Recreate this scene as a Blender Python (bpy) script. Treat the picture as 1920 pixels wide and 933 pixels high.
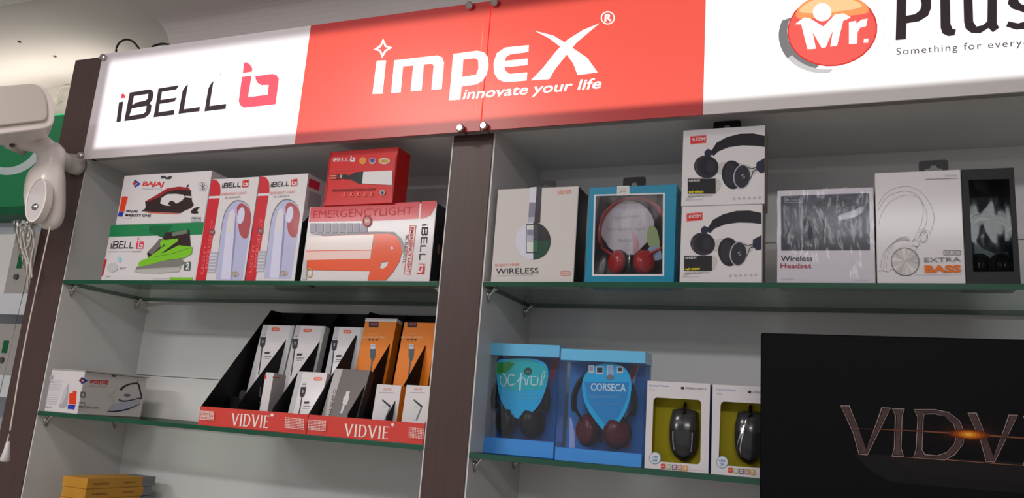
import bpy, bmesh, math, random
from mathutils import Vector, Matrix
from mathutils.geometry import tessellate_polygon
random.seed(4)
C = bpy.context.scene
for o in list(bpy.data.objects): bpy.data.objects.remove(o)
COL = C.collection

# ------------------------------------------------------------------ camera
YAW, PIT, ROL, FPX = 0.3906, 0.2154, 0.0754, 1515.5
CAM = Vector((0, -1.6, 1.55))
fw = Vector((-math.sin(YAW)*math.cos(PIT), math.cos(YAW)*math.cos(PIT), math.sin(PIT)))
rt0 = Vector((math.cos(YAW), math.sin(YAW), 0)); up0 = rt0.cross(fw)
rt = rt0*math.cos(ROL) + up0*math.sin(ROL); up = up0*math.cos(ROL) - rt0*math.sin(ROL)
cd = bpy.data.cameras.new('camera'); cam = bpy.data.objects.new('camera', cd); COL.objects.link(cam)
cam.matrix_world = Matrix(((rt.x, up.x, -fw.x, CAM.x), (rt.y, up.y, -fw.y, CAM.y), (rt.z, up.z, -fw.z, CAM.z), (0, 0, 0, 1)))
cd.sensor_width = 36; cd.sensor_fit = 'HORIZONTAL'; cd.lens = FPX*36/1920; cd.clip_start = .02
C.camera = cam

# ------------------------------------------------------------------ world, lamps, exposure
w = bpy.data.worlds.new('world'); C.world = w; w.use_nodes = True
w.node_tree.nodes['Background'].inputs[0].default_value = (.99, .97, .98, 1)
w.node_tree.nodes['Background'].inputs[1].default_value = 0.62
vs = C.view_settings
vs.view_transform = 'Standard'; vs.look = 'None'; vs.gamma = 1; vs.exposure = -0.1; vs.use_curve_mapping = False
def area(name, loc, target, sx, sy, power, col=(1, 1, 1)):
    l = bpy.data.lights.new(name, 'AREA'); l.shape = 'RECTANGLE'; l.size = sx; l.size_y = sy; l.energy = power; l.color = col
    o = bpy.data.objects.new(name, l); COL.objects.link(o); o.location = loc
    o.rotation_euler = (Vector(target) - Vector(loc)).to_track_quat('-Z', 'Y').to_euler(); return o
area('ceiling_panel_light', (-1.43, -1.22, 2.76), (-1.43, -1.1, 0), .55, .25, 13, (1, .93, .84))
area('ceiling_tube_light', (0.4, -2.9, 2.74), (0.4, -2.3, 0), 1.3, .3, 33, (1, .99, .98))
area('ceiling_tube_light', (-2.75, -2.75, 2.74), (-2.75, -2.2, 0), 1.1, .2, 42, (1, .99, .98))
area('ceiling_fill', (-1.2, -2.4, 2.25), (-1.2, -2.1, 4), 1.6, .3, 22, (1, .97, .97))  # unseen fill aimed upward, added only to brighten the ceiling
area('ceiling_fill', (-3.6, -1.6, 2.2), (-3.5, -1.4, 4), 1.2, .3, 5, (1, .95, .9))  # second added fill, lifts the ceiling farther left
area('cove_strip_light', (-3.3, .47, 2.60), (-3.3, .42, 2.8), 1.6, .05, 3.4, (1, .93, .80))

# ------------------------------------------------------------------ projection helpers (pixel of the photograph -> point on a real plane)
def ray(px, py): return rt*((px-960)/FPX) - up*((py-466.5)/FPX) + fw
def hy(px, py, y):
    d = ray(px, py); return CAM + d*((y-CAM.y)/d.y)
def hx(px, py, x):
    d = ray(px, py); return CAM + d*((x-CAM.x)/d.x)
def hz(px, py, z):
    d = ray(px, py); return CAM + d*((z-CAM.z)/d.z)

# ------------------------------------------------------------------ materials
def lin(c): return tuple((v/255/12.92 if v/255 <= .04045 else ((v/255+.055)/1.055)**2.4) for v in c)
MC = {}
def M(name, rgb=None, rough=.45, metal=0, spec=.22, emit=0, coat=0, noise=0, scale=20, stretch=None, bump=0):
    if name in MC: return MC[name]
    m = bpy.data.materials.new(name); m.use_nodes = True; nt = m.node_tree; b = nt.nodes['Principled BSDF']
    col = (*lin(rgb), 1)
    b.inputs['Base Color'].default_value = col; b.inputs['Roughness'].default_value = rough
    b.inputs['Metallic'].default_value = metal; b.inputs['Specular IOR Level'].default_value = spec
    b.inputs['Coat Weight'].default_value = coat; b.inputs['Coat Roughness'].default_value = .12
    if emit:
        b.inputs['Emission Color'].default_value = col; b.inputs['Emission Strength'].default_value = emit
    if noise or bump:
        tc = nt.nodes.new('ShaderNodeTexCoord'); mp = nt.nodes.new('ShaderNodeMapping'); n = nt.nodes.new('ShaderNodeTexNoise')
        n.inputs['Scale'].default_value = scale; n.inputs['Detail'].default_value = 5
        if stretch: mp.inputs['Scale'].default_value = stretch
        nt.links.new(tc.outputs['Object'], mp.inputs[0]); nt.links.new(mp.outputs[0], n.inputs['Vector'])
        if noise:
            r = nt.nodes.new('ShaderNodeValToRGB'); cl = lin(rgb)
            r.color_ramp.elements[0].position = .3; r.color_ramp.elements[1].position = .7
            r.color_ramp.elements[0].color = (*[max(0, v*(1-noise)) for v in cl], 1)
            r.color_ramp.elements[1].color = (*[min(1, v*(1+noise)) for v in cl], 1)
            nt.links.new(n.outputs['Fac'], r.inputs[0]); nt.links.new(r.outputs[0], b.inputs['Base Color'])
        if bump:
            bp = nt.nodes.new('ShaderNodeBump'); bp.inputs['Strength'].default_value = bump; bp.inputs['Distance'].default_value = .002
            nt.links.new(n.outputs['Fac'], bp.inputs['Height']); nt.links.new(bp.outputs[0], b.inputs['Normal'])
    MC[name] = m; return m
def clear(name, tint=(255, 255, 255), gloss=.12, rough=.05, bump=0, scale=30, edge=.25):
    """clear film or sheet: passes light, reflects a little"""
    if name in MC: return MC[name]
    m = bpy.data.materials.new(name); m.use_nodes = True; nt = m.node_tree; nt.nodes.clear()
    o = nt.nodes.new('ShaderNodeOutputMaterial'); t = nt.nodes.new('ShaderNodeBsdfTransparent'); g = nt.nodes.new('ShaderNodeBsdfGlossy')
    mx = nt.nodes.new('ShaderNodeMixShader'); lw = nt.nodes.new('ShaderNodeLayerWeight'); ma = nt.nodes.new('ShaderNodeMath')
    t.inputs[0].default_value = (*lin(tint), 1); g.inputs['Roughness'].default_value = rough
    lw.inputs[0].default_value = .35; ma.operation = 'MULTIPLY_ADD'; ma.inputs[1].default_value = edge; ma.inputs[2].default_value = gloss
    nt.links.new(lw.outputs['Facing'], ma.inputs[0]); nt.links.new(ma.outputs[0], mx.inputs[0])
    nt.links.new(t.outputs[0], mx.inputs[1]); nt.links.new(g.outputs[0], mx.inputs[2]); nt.links.new(mx.outputs[0], o.inputs[0])
    if bump:
        n = nt.nodes.new('ShaderNodeTexNoise'); n.inputs['Scale'].default_value = scale; n.inputs['Detail'].default_value = 2
        tc = nt.nodes.new('ShaderNodeTexCoord'); mp = nt.nodes.new('ShaderNodeMapping'); mp.inputs['Scale'].default_value = (2.2, 1, .45)
        mp.inputs['Rotation'].default_value = (0, .3, 0)
        bp = nt.nodes.new('ShaderNodeBump'); bp.inputs['Strength'].default_value = bump; bp.inputs['Distance'].default_value = .02
        nt.links.new(tc.outputs['Object'], mp.inputs[0]); nt.links.new(mp.outputs[0], n.inputs['Vector'])
        nt.links.new(n.outputs['Fac'], bp.inputs['Height']); nt.links.new(bp.outputs[0], g.inputs['Normal'])
    MC[name] = m; return m

white = M('white_card', (212, 208, 212), .38, coat=.25)
whitem = M('white_matt_card', (202, 197, 196), .5)
black = M('black_card', (16, 15, 18), .4)
blackp = M('black_plastic', (20, 20, 23), .28, noise=.2, scale=60)
red = M('red_print', (196, 34, 48), .38, coat=.25)
redb = M('bright_red_print', (200, 24, 26), .35, coat=.25)
grey = M('grey_print', (120, 120, 126), .5)
lgrey = M('light_grey_print', (165, 165, 172), .5)
dgrey = M('dark_grey_print', (52, 50, 56), .45)
pink = M('pink_print', (226, 120, 110), .5)
lilac = M('lilac_print', (178, 180, 214), .38, coat=.25)
lilac2 = M('pale_lilac_print', (206, 206, 230), .38, coat=.25)
lilacd = M('deep_lilac_print', (140, 140, 180), .4)
blue = M('blue_print', (44, 70, 160), .45)
orange = M('orange_card', (232, 128, 28), .42)
vermil = M('vermilion_print', (226, 84, 40), .4, coat=.25)
green = M('green_print', (30, 128, 78), .3, coat=.25)
lime = M('lime_print', (120, 190, 40), .42)
limed = M('olive_lime_print', (84, 150, 34), .42)
maroon = M('maroon_print', (130, 36, 44), .42)
chocolate = M('dark_brown_print', (48, 30, 32), .42)
gold = M('gold_print', (190, 160, 90), .4)
yellow = M('yellow_print', (222, 205, 30), .45)
navy = M('navy_print', (34, 36, 62), .42)
chrome = M('brushed_metal', (190, 188, 186), .22, metal=1, noise=.1, scale=90)

# ------------------------------------------------------------------ objects
def link(o, parent=None):
    COL.objects.link(o)
    if parent is not None: o.parent = parent
    return o
def thing(name, label, cat, loc, group=None):
    o = bpy.data.objects.new(name, None); o.empty_display_size = .05; link(o); o.location = loc
    o['label'] = label; o['category'] = cat
    if group: o['group'] = group
    return o
def base(o):
    while o is not None:
        if o.parent is None: return Vector(o.location)
        o = o.parent
    return Vector((0, 0, 0))
def raw(name, vs_, fs, mats, parent=None, mi=None, smooth=False, label=None):
    """link one mesh object; vertices come in world coordinates"""
    if not isinstance(mats, (list, tuple)): mats = [mats]
    if parent is None:
        lo = [min(v[i] for v in vs_) for i in range(3)]; hi = [max(v[i] for v in vs_) for i in range(3)]
        org = Vector(((lo[0]+hi[0])/2, (lo[1]+hi[1])/2, lo[2]))
    else: org = base(parent)
    me = bpy.data.meshes.new(name); me.from_pydata([tuple(Vector(v)-org) for v in vs_], [], fs)
    for m in mats: me.materials.append(m)
    if mi:
        for p, i in zip(me.polygons, mi): p.material_index = i
    if smooth:
        for p in me.polygons: p.use_smooth = True
    me.update()
    o = bpy.data.objects.new(name, me)
    if parent is None: o.location = org
    link(o, parent)
    if label: o['label'] = label
    return o
def bmo(name, bm, mats, parent=None, smooth=False, label=None):
    bm.verts.ensure_lookup_table(); bm.verts.index_update()
    v = [tuple(x.co) for x in bm.verts]; f = [[a.index for a in p.verts] for p in bm.faces]; mi = [p.material_index for p in bm.faces]
    bm.free(); return raw(name, v, f, mats, parent, mi, smooth, label)
def tag(o, label, cat, group=None):
    o['label'] = label; o['category'] = cat
    if group: o['group'] = group
    return o
def box_bm(lo, hi, bev=0, bm=None, mi=0):
    b = bmesh.new(); r = bmesh.ops.create_cube(b, size=1)
    for v in b.verts:
        v.co = Vector([lo[i] + (v.co[i]+.5)*(hi[i]-lo[i]) for i in range(3)])
    if bev: bmesh.ops.bevel(b, geom=list(b.edges), offset=bev, segments=2, profile=.7, affect='EDGES')
    for f in b.faces: f.material_index = mi
    if bm is None: return b
    off = [bm.verts.new(v.co) for v in b.verts]
    b.verts.index_update()
    for f in b.faces:
        n = bm.faces.new([off[v.index] for v in f.verts]); n.material_index = mi
    b.free(); return bm
def box(name, lo, hi, m, parent=None, bev=0, label=None): return bmo(name, box_bm(lo, hi, bev), m, parent, label=label)
def struct(o): o['kind'] = 'structure'; return o
def frame_of(d, hint=Vector((0, 0, 1))):
    d = d.normalized(); a = d.cross(hint)
    if a.length < 1e-4: a = d.cross(Vector((1, 0, 0)))
    a.normalize(); return a, a.cross(d).normalized()
def tube_bm(pts, r, n=8, bm=None, mi=0, flat=1):
    bm = bm or bmesh.new(); pts = [Vector(p) for p in pts]; rings = []
    for i, p in enumerate(pts):
        d = pts[min(i+1, len(pts)-1)] - pts[max(i-1, 0)]; a, b = frame_of(d)
        rr = r[i] if isinstance(r, (list, tuple)) else r
        rings.append([bm.verts.new(p + a*math.cos(2*math.pi*k/n)*rr + b*math.sin(2*math.pi*k/n)*rr*flat) for k in range(n)])
    for i in range(len(rings)-1):
        for k in range(n):
            f = bm.faces.new([rings[i][k], rings[i][(k+1) % n], rings[i+1][(k+1) % n], rings[i+1][k]]); f.material_index = mi
    bm.faces.new(rings[0][::-1]).material_index = mi; bm.faces.new(rings[-1]).material_index = mi
    return bm
def tube(name, pts, r, m, parent=None, n=8, flat=1, label=None): return bmo(name, tube_bm(pts, r, n, flat=flat), m, parent, True, label)
def cr(pts, k=6, closed=False):
    """Catmull-Rom through points of any dimension"""
    n = len(pts); out = []
    for i in range(n if closed else n-1):
        g = lambda j: pts[j % n] if closed else pts[max(0, min(n-1, j))]
        p0, p1, p2, p3 = g(i-1), g(i), g(i+1), g(i+2)
        for s in range(k):
            t = s/k
            out.append(tuple(.5*((2*b)+(-a+c)*t+(2*a-5*b+4*c-d)*t*t+(-a+3*b-3*c+d)*t**3) for a, b, c, d in zip(p0, p1, p2, p3)))
    if not closed: out.append(tuple(pts[-1]))
    return out
def prism(name, poly, org, U, V, N, t0, t1, m, parent=None, holes=(), label=None, smooth=False, bm=None, mi=0):
    """flat shape poly (u,v) standing on plane org,U,V, thick from t0 to t1 along N"""
    vs_, fs = [], []
    P = lambda p, t: org + U*p[0] + V*p[1] + N*t
    loops = [poly]+list(holes); tri = tessellate_polygon([[Vector((a, b, 0)) for a, b in l] for l in loops])
    flat = [p for l in loops for p in l]; n = len(flat)
    for t in (t1, t0): vs_ += [P(p, t) for p in flat]
    for t in tri:
        fs.append(list(t)); fs.append([i+n for i in t][::-1])
    k = 0
    for l in loops:
        L = len(l)
        for i in range(L): a, b = k+i, k+(i+1) % L; fs.append([a, b, b+n, a+n])
        k += L
    if bm is not None:
        vv = [bm.verts.new(v) for v in vs_]
        for f in fs:
            try: bm.faces.new([vv[i] for i in f]).material_index = mi
            except ValueError: pass
        return bm
    b2 = bmesh.new(); vv = [b2.verts.new(v) for v in vs_]
    for f in fs:
        try: b2.faces.new([vv[i] for i in f])
        except ValueError: pass
    bmesh.ops.recalc_face_normals(b2, faces=list(b2.faces))
    return bmo(name, b2, m, parent, smooth, label)
def rrect(x0, y0, x1, y1, r, n=5):
    o = []
    for cx, cy, a in ((x1-r, y1-r, 0), (x0+r, y1-r, 90), (x0+r, y0+r, 180), (x1-r, y0+r, 270)):
        for i in range(n+1):
            t = math.radians(a+90*i/n); o.append((cx+r*math.cos(t), cy+r*math.sin(t)))
    return o
def circ(cx, cy, rx, ry=None, n=28, rot=0, a0=0, a1=360):
    ry = ry or rx; o = []; c, s = math.cos(rot), math.sin(rot); full = abs(a1-a0) >= 360
    for i in range(n if full else n+1):
        t = math.radians(a0+(a1-a0)*i/n); x, y = rx*math.cos(t), ry*math.sin(t); o.append((cx+x*c-y*s, cy+x*s+y*c))
    return o
def ellipsoid_bm(c, r, bm=None, seg=20, rings=12, axes=None, mi=0):
    b = bmesh.new(); bmesh.ops.create_uvsphere(b, u_segments=seg, v_segments=rings, radius=1)
    ax = axes or (Vector((1, 0, 0)), Vector((0, 1, 0)), Vector((0, 0, 1)))
    for v in b.verts: x = v.co.copy(); v.co = Vector(c) + ax[0]*x.x*r[0] + ax[1]*x.y*r[1] + ax[2]*x.z*r[2]
    if bm is None:
        for f in b.faces: f.material_index = mi
        return b
    vv = [bm.verts.new(v.co) for v in b.verts]; b.verts.index_update()
    for f in b.faces: bm.faces.new([vv[v.index] for v in f.verts]).material_index = mi
    b.free(); return bm

# ------------------------------------------------------------------ flat print on a face
class Face:
    def __init__(s, O, U, V): s.O, s.U, s.V = Vector(O), Vector(U).normalized(), Vector(V).normalized(); s.N = s.U.cross(s.V)
    def uv(s, px, py):
        d = ray(px, py); t = (s.O-CAM).dot(s.N)/d.dot(s.N); p = CAM+d*t-s.O; return (p.dot(s.U), p.dot(s.V))
    def P(s, u, v, off=0): return s.O + s.U*u + s.V*v + s.N*off
class Z:
    """crop of the photograph the print was measured in: origin and magnification"""
    def __init__(s, x, y, k): s.x, s.y, s.k = x, y, k
    def __call__(s, p): return (s.x+p[0]/s.k, s.y+p[1]/s.k)
ID = Z(0, 0, 1)
TX = {}
def glyphs(txt, bold=0, space=1):
    key = (txt, bold, space)
    if key in TX: return TX[key]
    c = bpy.data.curves.new('t', 'FONT'); c.body = txt; c.offset = bold; c.space_character = space; c.resolution_u = 3
    o = bpy.data.objects.new('t', c); COL.objects.link(o); bpy.context.view_layer.update()
    me = o.evaluated_get(bpy.context.evaluated_depsgraph_get()).to_mesh()
    v = [(a.co.x, a.co.y) for a in me.vertices]; f = [list(p.vertices) for p in me.polygons]
    o.evaluated_get(bpy.context.evaluated_depsgraph_get()).to_mesh_clear()
    bpy.data.objects.remove(o); bpy.data.curves.remove(c); TX[key] = (v, f); return v, f
CAPH = max(y for x, y in glyphs('H')[0])
LOGOS = {}
class Art:
    def __init__(s, face, parent, z=ID): s.f, s.p, s.z = face, parent, z; s.k = 1; s.clear()
    def clear(s): s.v, s.fs, s.mi, s.m, s.name, s.label = [], [], [], [], None, None
    def part(s, name, label=None):
        s.end(); s.name = name; s.label = label; return s
    def end(s):
        if s.fs: raw(s.name or 'print', s.v, s.fs, s.m, s.p, s.mi, label=s.label)
        s.clear()
    def _add(s, pts, faces, mat):
        n = len(s.v); off = .0003 + .00006*s.k; s.k += 1
        s.v += [s.f.P(u, v, off) for u, v in pts]
        if mat not in s.m: s.m.append(mat)
        i = s.m.index(mat)
        for f in faces: s.fs.append([a+n for a in f]); s.mi.append(i)
    def _poly(s, loops, mat):
        tri = tessellate_polygon([[Vector((a, b, 0)) for a, b in l] for l in loops]); flat = [p for l in loops for p in l]
        out = []
        for t in tri:
            a, b, c = (flat[i] for i in t); cr_ = (b[0]-a[0])*(c[1]-a[1])-(b[1]-a[1])*(c[0]-a[0])
            out.append(list(t) if cr_ > 0 else list(t)[::-1])
        s._add(flat, out, mat)
    def U(s, pts): return [s.f.uv(*s.z(p)) for p in pts]
    def poly(s, pts, mat, *holes, sm=0):
        if sm: pts = cr(pts, sm, True)
        s._poly([s.U(pts)]+[s.U(h) for h in holes], mat); return s
    def rect(s, a, b, c, d, mat): return s.poly([(a, b), (c, b), (c, d), (a, d)], mat)
    def fr(s, u0, v0, u1, v1, mat, W, H): s._poly([[(u0*W, v0*H), (u1*W, v0*H), (u1*W, v1*H), (u0*W, v1*H)]], mat); return s
    def frp(s, pts, mat, W, H): s._poly([[(a*W, b*H) for a, b in pts]], mat); return s
    def ell(s, cx, cy, rx, ry, mat, rot=0, inner=0):
        h = [circ(cx, cy, rx*inner, ry*inner, rot=rot)] if inner else []
        return s.poly(circ(cx, cy, rx, ry, rot=rot), mat, *h)
    def stroke(s, pts, w, mat, sm=0):
        if sm: pts = cr(pts, sm)
        ws = w if isinstance(w, (list, tuple)) else [w, w]
        L, R = [], []
        for i, p in enumerate(pts):
            a, b = pts[max(0, i-1)], pts[min(len(pts)-1, i+1)]; dx, dy = b[0]-a[0], b[1]-a[1]; l = math.hypot(dx, dy) or 1
            t = i/(len(pts)-1)*(len(ws)-1); k = min(int(t), len(ws)-2); ww = ws[k]+(ws[k+1]-ws[k])*(t-k)
            L.append((p[0]-dy/l*ww/2, p[1]+dx/l*ww/2)); R.append((p[0]+dy/l*ww/2, p[1]-dx/l*ww/2))
        q = s.U(L+R); n = len(L); fs = []
        for i in range(n-1): fs.append([i, i+1, n+i+1, n+i])
        s._add(q, fs, mat); return s
    def text(s, txt, bl, br, h, mat, bold=0, sh=0, space=1):
        v, f = glyphs(txt, bold, space)
        if not v: return s
        a, b = Vector(s.f.uv(*s.z(bl))), Vector(s.f.uv(*s.z(br))); d = b-a; L = d.length; d.normalize(); u = Vector((-d.y, d.x))
        e = 10; q = Vector(s.f.uv(*s.z((bl[0]+e, bl[1]))))-a; q2 = Vector(s.f.uv(*s.z((bl[0], bl[1]-e))))-a
        H = h*(q2.length/e if abs(d.x) > abs(d.y) else q.length/e)
        x0 = min(p[0] for p in v); x1 = max(p[0] for p in v)
        s._add([tuple(a + d*((p[0]-x0)/(x1-x0)*L) + (u+d*sh)*(p[1]/CAPH*H)) for p in v], f, mat); return s
    def logo(s, key, bl, br, mats, hs=1, sh=0):
        a, b = Vector(s.f.uv(*s.z(bl))), Vector(s.f.uv(*s.z(br))); d = b-a; u = Vector((-d.y, d.x))*hs
        for mk, loops in LOGOS[key]:
            s._poly([[tuple(a+d*(p[0]+sh*p[1])+u*p[1]) for p in l] for l in loops], mats[mk])
        return s
    def vidvie(s, bl, br, h, mat, text='VIDVIE', out=None):
        """flared roman capitals"""
        Wd = {'V': 1.0, 'I': .42, 'D': 1.0, 'E': .72}; gap = .06
        tot = sum(Wd[c] for c in text)+gap*(len(text)-1)
        a, b = Vector(s.f.uv(*s.z(bl))), Vector(s.f.uv(*s.z(br))); d = b-a; L = d.length; d.normalize(); u = Vector((-d.y, d.x))
        q2 = Vector(s.f.uv(*s.z((bl[0], bl[1]-10))))-a; H = h*q2.length/10; sx = L/tot; x = 0
        T = lambda l, x: [tuple(a+d*((p[0]+x)*sx)+u*(p[1]*H)) for p in l]
        for c in text:
            if c == 'V': G = [[[(-.02, 1), (.25, 1), (.26, .9), (.53, .22), (.76, .88), (.77, 1), (1, 1), (.93, .9), (.6, 0), (.44, 0), (.07, .88)]]]
            elif c == 'I': G = [[[(.08, 0), (.36, 0), (.32, .08), (.31, .92), (.36, 1), (.08, 1), (.13, .92), (.13, .08)]]]
            elif c == 'D': G = [[[(.05, 0), (.45, 0)]+[(.45+.5*math.sin(math.radians(t)), .5-.5*math.cos(math.radians(t))) for t in range(15, 166, 15)]+[(.45, 1), (.05, 1), (.1, .92), (.1, .08)],
                                 [(.28, .08), (.43, .07)]+[(.43+.34*math.sin(math.radians(t)), .5-.43*math.cos(math.radians(t))) for t in range(15, 166, 15)]+[(.43, .93), (.28, .92)]]]
            else: G = [[[(.05, 0), (.68, 0), (.7, .13), (.66, .06), (.26, .07), (.26, .48), (.56, .49), (.58, .42), (.58, .62), (.56, .55), (.26, .55), (.26, .93), (.6, .93), (.64, .87), (.64, 1), (.05, 1), (.09, .92), (.09, .08)]]]
            for g in G: s._poly([T(l, x) for l in g], mat)
            x += Wd[c]+gap
        return s
def deflogo(key, face, z, bl, br, items):
    a, b = Vector(face.uv(*z(bl))), Vector(face.uv(*z(br))); d = b-a; L2 = d.length_squared; u = Vector((-d.y, d.x)); out = []
    for mk, loops in items:
        o = []
        for l in loops:
            q = []
            for p in l: r = Vector(face.uv(*z(p)))-a; q.append((r.dot(d)/L2, r.dot(u)/L2))
            o.append(q)
        out.append((mk, o))
    LOGOS[key] = out

# ================================================================== SETTING
A, B, Cx, Dx = -2.131, -2.006, -.827, -.726      # edges of the left and the middle upright
ZT, ZML, ZMR, ZCOMP, ZTOP = 1.856, 1.497, 1.490, 2.214, 2.532
DEP = .314; TH = .011; ZCEIL = 2.80; XR = .95
wallm = M('painted_wall', (196, 192, 186), .7, noise=.03, scale=6)
ceilm = M('painted_ceiling', (208, 200, 200), .75, noise=.025, scale=3, bump=.05)
lam = M('grey_white_laminate', (210, 209, 210), .35, noise=.02, scale=4)
brown = M('dark_wood_laminate', (78, 62, 60), .36, noise=.07, scale=9, stretch=(14, 14, .8))
floorm = M('floor_tile', (170, 165, 155), .35, noise=.05, scale=8)
struct(box('floor', (-6, -6, -.05), (3, 1.0, 0), floorm))
ceil = struct(box('ceiling', (-6, -6, ZCEIL), (3, 1.0, ZCEIL+.05), ceilm))
struct(box('wall_back', (-2.12, .33, 0), (3, .40, ZCEIL), ceilm))
cv = [(.33, ZCEIL-.09)]+[(.24+.09*math.cos(math.radians(t)), ZCEIL-.09+.09*math.sin(math.radians(t))) for t in range(10, 91, 10)]+[(.33, ZCEIL)]
struct(prism('trim_1', cv, Vector((0, 0, 0)), Vector((0, 1, 0)), Vector((0, 0, 1)), Vector((1, 0, 0)), -2.12, 3, ceilm, None, smooth=False))
struct(box('wall_recess', (-6, .62, 0), (-2.12, .69, ZCEIL), wallm))
struct(box('wall_left', (-6.07, -6, 0), (-6, .69, ZCEIL), wallm))
struct(box('wall_right', (3, -6, 0), (3.07, .4, ZCEIL), wallm))
# lower panel of the stepped ceiling that enters at the top left corner
p0 = hz(62, 0, ZCEIL-.012); p1 = hz(0, 12, ZCEIL-.012)
dd = (p0-p1).normalized(); nn = Vector((dd.y, -dd.x, 0)); nn = nn if nn.y < 0 else -nn
prism('ceiling_panel', [(-.8, 0), (1.2, 0), (1.2, 1.0), (-.8, 1.0)], Vector((p1.x, p1.y, ZCEIL)), dd, nn, Vector((0, 0, -1)), 0, .012, M('ceiling_board', (218, 212, 214), .7, noise=.02, scale=4), ceil)
for px, py in ((37, 78), (103, 105)):
    c = hz(px, py, ZCEIL); bm = tube_bm([c+Vector((0, 0, .001)), c+Vector((0, 0, -.003)), c+Vector((0, 0, -.005))], [.006, .006, .002], 10)
    bmo('screw', bm, M('dull_screw', (96, 88, 84), .5, metal=.6), ceil)

# ------------------------------------------------------------------ the built-in display cabinet
cab = thing('display_cabinet', 'tall built-in wall cabinet with dark wood uprights and pale grey laminate compartments', 'cabinet', ((A+XR)/2, .1, 0))
upl = box('upright', (A, 0, 0), (B, DEP, ZTOP), brown, cab, .0015)
upm = box('upright', (Cx, 0, 0), (Dx, DEP, ZTOP), brown, cab, .0015)
box('upright', (XR, 0, 0), (XR+.1, DEP, ZTOP), brown, cab, .0015)
for x0, x1 in ((B, B+.004), (Cx-.004, Cx), (Dx, Dx+.004), (XR-.004, XR)):
    box('side_lining', (x0, .003, .9), (x1, DEP-.002, ZCOMP), lam, cab)
for x0, x1 in ((B, Cx), (Dx, XR)):
    zj = hy(1444, 455, DEP-.004).z if x0 > -1 else 1.62      # joint between the two boards of the back
    box('back_panel', (x0+.004, DEP-.004, .9), (x1-.004, DEP+.006, zj-.0009), lam, cab)
    box('back_panel', (x0+.004, DEP-.0035, zj+.0009), (x1-.004, DEP+.006, ZCOMP), lam, cab)
    box('top_panel', (x0, .0, ZCOMP), (x1, DEP, ZCOMP+.018), lam, cab)
    box('top_panel', (x0, .0, ZTOP-.04), (x1, DEP, ZTOP-.02), lam, cab)
    box('fascia_backing', (x0, -.004, ZCOMP+.0), (x1, .0, ZTOP-.02), lam, cab)
box('base_cabinet', (A, -.02, .05), (XR, DEP, .9), brown, cab, .002)
box('plinth', (A+.03, .02, 0), (XR, DEP, .05), black, cab)

glassm = clear('green_tinted_glass', (238, 245, 241), .05, .03)
edgem = M('green_glass_edge', (27, 78, 58), .15, coat=.4, noise=.15, scale=12, stretch=(.4, 1, 1))
def shelf(x0, x1, z, label):
    bm = box_bm((x0+.0045, 0, z-TH), (x1-.0045, .29, z), .0008)
    for f in bm.faces:
        if abs(f.normal.y) > .5 or abs(f.normal.x) > .5 or f.calc_area() < 1e-3: f.material_index = 1
    return tag(bmo('glass_shelf', bm, [glassm, edgem]), label, 'shelf', 'glass shelves of the wall cabinet')
shelf(B, Cx, ZT, 'green-edged glass shelf carrying the iron and emergency light boxes at upper left')
shelf(B, Cx, ZML, 'green-edged glass shelf carrying the two black counter trays')
shelf(B, Cx, 1.155, 'green-edged glass shelf under the yellow boxes at lower left')
shelf(Dx, XR, ZT, 'green-edged glass shelf carrying the headphone boxes at upper right')
shelf(Dx, XR, ZMR, 'green-edged glass shelf carrying the blue headphone packs and mouse boxes')
for x, s in ((B+.0045, 1), (Cx-.0045, -1), (Dx+.0045, 1), (XR-.0045, -1)):
    for z in (ZT, ZML if x < Cx else ZMR, 1.155):
        if z < 1.2 and x > Cx: continue
        for y in (.03, .262):
            zz = z-TH
            bm = tube_bm([(x, y, zz-.013), (x+s*.004, y, zz-.013), (x+s*.004, y, zz-.013)], .0075, 12)
            tube_bm([(x+s*.002, y, zz-.028), (x+s*.006, y, zz-.014), (x+s*.014, y, zz-.004), (x+s*.022, y, zz-.0012)], [.0035, .004, .004, .0035], 8, bm)
            box_bm((min(x+s*.008, x+s*.026), y-.006, zz-.002), (max(x+s*.008, x+s*.026), y+.006, zz), 0, bm)
            bmo('shelf_bracket', bm, chrome, cab, True)

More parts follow.
